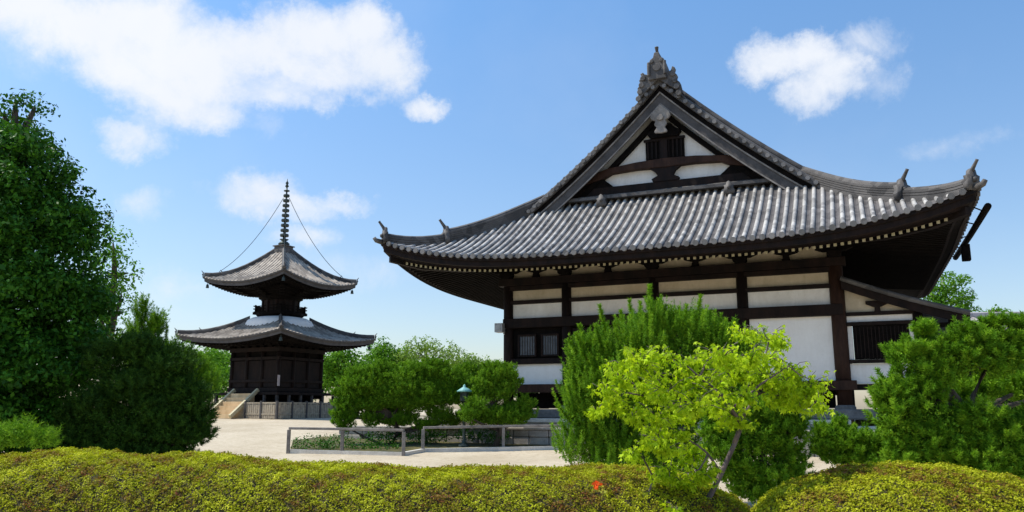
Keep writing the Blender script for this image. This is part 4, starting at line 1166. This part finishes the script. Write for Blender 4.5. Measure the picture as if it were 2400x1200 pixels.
for pts, r_ in br:
    q = []
    for i in range(len(pts) - 1):
        for t in (0, .5): q.append(pts[i].lerp(pts[i + 1], t) + Vector((random.uniform(-.012, .012), 0, random.uniform(-.012, .012))))
    q.append(pts[-1]); b.tube([p - o for p in q], [r_ * (1 - .7 * i / (len(q) - 1)) for i in range(len(q))], 6)
pads = [(1800, 790, 50, 32, 75), (1745, 775, 30, 14, 25), (1830, 790, 22, 14, 22), (1500, 850, 55, 38, 110), (1545, 830, 30, 18, 40), (1450, 880, 30, 26, 45), (1600, 880, 60, 40, 110), (1690, 830, 50, 32, 85), (1720, 870, 60, 40, 120), (1650, 900, 60, 34, 110),
        (1790, 870, 55, 34, 110), (1850, 860, 50, 32, 100), (1890, 900, 42, 34, 90), (1920, 935, 26, 20, 45), (1830, 920, 45, 26, 70), (1430, 930, 42, 30, 80), (1480, 960, 40, 22, 55), (1400, 950, 22, 16, 28), (1540, 970, 45, 28, 75),
        (1720, 965, 40, 26, 65), (1590, 1000, 34, 18, 40), (1560, 1040, 60, 30, 100), (1490, 1055, 34, 18, 40), (1620, 1050, 55, 34, 110), (1570, 1095, 45, 26, 75), (1640, 1100, 50, 26, 80), (1690, 900, 40, 26, 60), (1760, 830, 40, 24, 60), (1590, 1190, 34, 12, 26), (1750, 920, 45, 24, 60),
        (1620, 840, 50, 26, 60), (1560, 910, 60, 30, 90), (1500, 915, 50, 26, 70), (1630, 940, 60, 26, 80), (1840, 890, 50, 26, 70), (1690, 940, 50, 24, 60), (1745, 850, 50, 26, 70), (1800, 830, 40, 22, 50), (1870, 930, 40, 26, 60), (1460, 845, 30, 22, 40), (1420, 905, 30, 18, 30), (1590, 960, 40, 24, 50), (1540, 1010, 34, 20, 36), (1600, 1120, 34, 20, 40)]
P = []; N = []; T = []
for (px, py, rx, ry, n) in pads:
    dyc = random.uniform(-.32, .32); c = mp(px, py, dyc) - o
    # a few twigs per pad, each with drooping leaves
    for k in range(max(5, n // 7)):
        e = c + Vector((random.uniform(-1.1, 1.1) * rx, random.uniform(-1, 1) * rx * .9, random.uniform(-1.1, 1.1) * ry)) * (YM / F)
        s_ = c + (e - c) * .1 + Vector((0, 0, -.04)); mid = (s_ + e) / 2 + Vector((0, 0, .03))
        b.tube([s_, mid, e], [.0045, .0035, .002], 4)
        for j in range(25):
            t = random.random(); q = s_.lerp(e, t) + Vector((random.gauss(0, .03), random.gauss(0, .03), random.gauss(-.02, .028)))
            P.append(q); T.append(random.random())
b.build('branches', 'grey_bark', MAP, True)
P = np.array([list(p) for p in P]); n = len(P)
# lobed maple leaf = three narrow lobes fanning from the stalk, drooping
base_d = nrm(np.stack([rng.normal(0, .55, n), rng.normal(0, .55, n), -np.abs(rng.normal(.75, .3, n))], 1))
sidev = nrm(np.cross(base_d, rng.normal(0, 1, (n, 3))))
nv = np.cross(base_d, sidev)
sz = (.052 * rng.uniform(.6, 1.25, n))[:, None]
Vs = []
for ang in (-.75, 0, .75):
    d = base_d * math.cos(ang) + sidev * math.sin(ang); s2 = -base_d * math.sin(ang) + sidev * math.cos(ang)
    l = sz * (1.0 if ang == 0 else .8)
    Vs.append(np.stack([P, P + d * l * .45 + s2 * l * .17, P + d * l + nv * l * .15, P + d * l * .45 - s2 * l * .17], 1))
V = np.concatenate(Vs, 1).reshape(-1, 3)
raw('leaves', V, 4, 'maple', MAP, np.repeat(tint(n, np.array(T)), 3))

# ------------------------------------------------------------------ clipped hedges
def hedge(name, label, surf, nu, nv, nleaf, base, size=.026, area=None):
    """surf(u,v) numpy -> points; leaves spread on the surface"""
    root = empty(name, base, 0, label, 'hedge', 'clipped azalea hedges')
    o = np.array(base)
    uu, vv = np.meshgrid(np.linspace(0, 1, nu), np.linspace(0, 1, nv), indexing='ij')
    P = surf(uu.ravel(), vv.ravel()) - o
    P = P.reshape(nu, nv, 3)
    b = MB()
    ctr = P.mean((0, 1)); 
    b.grid([[tuple(P[i, j] + np.array([0, 0, -.035])) for j in range(nv)] for i in range(nu)]); b.build('twig_mass', 'hedge_core', root, True)
    # sample by surface area
    A = np.linalg.norm(np.cross(P[1:, :-1] - P[:-1, :-1], P[:-1, 1:] - P[:-1, :-1]), axis=2)
    pr = (A / A.sum()).ravel(); idx = rng.choice(len(pr), nleaf, p=pr); iu = idx // (nv - 1); iv = idx % (nv - 1)
    u = (iu + rng.uniform(0, 1, nleaf)) / (nu - 1); v = (iv + rng.uniform(0, 1, nleaf)) / (nv - 1)
    e = 1e-3
    Q = surf(u, v); Qu = surf(u + e, v) - Q; Qv = surf(u, v + e) - Q
    N = nrm(np.cross(Qu, Qv)); N *= np.sign((N * (Q - (o + ctr) + np.array([0, 0, .5]))).sum(1))[:, None]
    h = rng.uniform(-1, 1, nleaf)
    cl = np.sin(Q[:, 0] * 47 + 4 * np.sin(Q[:, 2] * 31)) * np.sin(Q[:, 2] * 53 + 3 * np.sin(Q[:, 1] * 37)) + np.sin(Q[:, 0] * 29 + Q[:, 2] * 41 - Q[:, 1] * 23)
    Q = Q - o + N * (h * .018 + cl * .011)[:, None]
    # patchiness of growth
    pt = .5 + .28 * np.sin(Q[:, 0] * 5.1 + 2 * np.sin(Q[:, 1] * 3.7)) + .25 * np.sin(Q[:, 0] * 13.0 + Q[:, 2] * 17 + Q[:, 1] * 11) + rng.normal(0, .2, nleaf)
    zone = np.sin(Q[:, 0] * 1.7 + 1.1 * np.sin(Q[:, 1] * 2.3) + 2.0) + .6 * np.sin(Q[:, 0] * 4.1 - Q[:, 2] * 3 + 1)
    strk = np.sin((Q[:, 0] * .8 - Q[:, 2]) * 26 + 3 * np.sin(Q[:, 0] * 6))
    tt = np.clip(.52 * rng.beta(2, 2, nleaf) + .48 * pt - .10 * np.clip(zone, 0, 2) + .10 * strk + .04, 0, 1)
    keep = rng.uniform(0, 1, nleaf) < np.clip(.45 + .8 * (np.sin(Q[:, 0] * 31 + 3 * np.sin(Q[:, 2] * 23 + Q[:, 1] * 9)) * .5 + .5), 0, 1)
    Q, N, tt = Q[keep], N[keep], tt[keep]
    raw('leaves', leafquads(Q, nrm(N + np.array([-.1, 0, .5])), size, .55), 4, 'hedge_leaf', root, tt)
    return root
# long hedge: ridge height follows the photographed skyline
hx = np.array([-200, 0, 100, 200, 300, 350, 380, 420, 480, 600, 700, 850, 1000, 1200, 1400, 1520, 1600, 1680, 1740])
hy = np.array([1062, 1058, 1048, 1044, 1046, 1053, 1057, 1048, 1049, 1057, 1066, 1074, 1080, 1082, 1079, 1084, 1100, 1135, 1200])
YH = 8.9
hX = (hx - 1200) / F * YH * 1.02; hZ = CH - .055 - (hy - 958) * YH / F
def surf1(u, v):
    x0, x1 = hX[0], hX[-1]
    ang = v * math.pi
    x = x0 + (x1 - x0) * u
    z = np.interp(x, hX, hZ)
    z = z * .5 + .25 * np.interp(x - .12, hX, hZ) + .25 * np.interp(x + .12, hX, hZ)
    wd = 1.15 * np.clip(1 - np.clip((x - 1.2) / (x1 + .05 - 1.2), 0, 1) ** 3, 0.02, 1) ** .5
    cy = YH - .15 + .12 * np.sin(x * .8)
    c = np.cos(ang); s = np.sin(ang)
    y = cy - wd * np.sign(c) * np.abs(c) ** .75
    zz = z * np.abs(s) ** .42
    bump = .014 * np.sin(x * 4.3 + y * 3.1) + .010 * np.sin(x * 9.7 - y * 6.3 + 1.3) + .014 * np.sin(x * 21 + y * 17)
    return np.stack([x, y, np.maximum(zz + bump * np.abs(s), -.05)], -1)
hedge('clipped_hedge', 'long undulating clipped hedge across the foreground left and centre', surf1, 150, 40, 460000, (0, YH, 0), .023)
HC = at(2150, 958, 7.6)
def surf2(u, v):
    t = u * 2 * math.pi; q = v * math.pi / 2
    r = np.sin(q) ** .9
    x = HC.x + 1.62 * r * np.cos(t); y = HC.y + .25 + 1.35 * r * np.sin(t)
    z = 1.07 * np.cos(q) ** .70
    bump = .012 * np.sin(x * 5.3 + y * 4.1) + .009 * np.sin(x * 11 - y * 8) + .012 * np.sin(x * 23 + y * 19)
    return np.stack([x, y, np.maximum(z + bump, -.05)], -1)
hedge('clipped_hedge', 'rounded clipped hedge mound in the lower right corner', surf2, 90, 34, 190000, (HC.x, HC.y, 0), .024)
# blossoms on the long hedge
def blossom(px, py, m, label, n, s):
    p = at(px, py, YH - 1.30); root = empty('azalea_blossom', p, 0, label, 'flower')
    Q = rng.normal(0, 1, (n, 3)) * np.array([.018, .01, .028]) * s
    raw('petals', leafquads(Q, np.tile([[0, -1, .4]], (n, 1)), .035 * s, .8), 4, m, root, rng.uniform(0, 1, n))
    b = MB(); b.tube([(0, .0, -.0), (0, .08, -.08)], .003, 5); b.build('stalk', 'bark', root)
blossom(1398, 1136, 'orange_petal', 'single orange-red blossom on the face of the long hedge', 16, 1.1)
blossom(1414, 1155, 'yellow_petal', 'small yellow sprig just below the orange blossom', 9, .7)

# ------------------------------------------------------------------ far right background
tb = gbase(2215, 60)
leafy('broadleaf_tree', 'tree', 'distant dark green tree right of the hall’s side roof', tb,
      clumps_from_px([(2210, 665, 34, 26), (2180, 690, 34, 24), (2250, 665, 28, 20), (2235, 700, 45, 28), (2265, 715, 26, 24), (2150, 710, 30, 24), (2200, 740, 60, 40)], 60), 45, .2, 'far_leaf', ([tb, tb + Vector((0, 0, 4)), tb + Vector((0, 0, 8))], .25), sub=3)
p = gbase(2238, 75)
POLE = empty('utility_pole', p, 0, 'thin grey utility pole rising behind the distant tree', 'pole')
zt = at(2238, 592, 75).z - p.z
b = MB(); b.tube([(0, 0, 0), (0, 0, zt)], [.17, .12], 8); b.build('mast', 'grey_metal', POLE, True)
b = MB(); b.box(-1.3, .1, -.25, -.13, zt - .6, zt - .45); b.build('crossarm', 'grey_metal', POLE)
p0 = at(2330, 958, 44)
AUX = empty('temple_outbuilding', (p0.x, p0.y, .84), R(-8), 'pale tiled roof of a temple building beyond the right-hand pine', 'building')
ze = at(2330, 768, 44).z - .84; zr = at(2330, 745, 46).z - .84
b = MB(); b.box(-3.3, 12, .4, 7, 0, ze - .1); b.build('wall', 'timber', AUX)
b = MB(); b.grid([[(x, y, z) for (y, z) in ((-.6, ze - .15), (1, ze + .25), (3.4, zr + .1))] for x in np.linspace(-4.1, 13, 8)])
b.grid([[(x, y, z) for (y, z) in ((8, ze - .15), (5.8, ze + .25), (3.4, zr + .1))] for x in np.linspace(-4.1, 13, 8)])
b.build('roof', 'far_tile', AUX)
b = MB()
for x in np.arange(-4, 13, .36): b.tube([(x, -.62, ze - .12), (x, 1, ze + .28), (x, 3.4, zr + .13)], .10, 6)
b.build('roof_tiles', 'far_tile', AUX, True)
b = MB(); b.box(-4.2, 13, 3.2, 3.6, zr + .05, zr + .45); b.build('ridge', 'far_tile', AUX, False, .05)
fartree(2340, 735, 30, 14, 90, 'small distant tree top peeking over the pale roof', 'far_leaf', 12, .25)
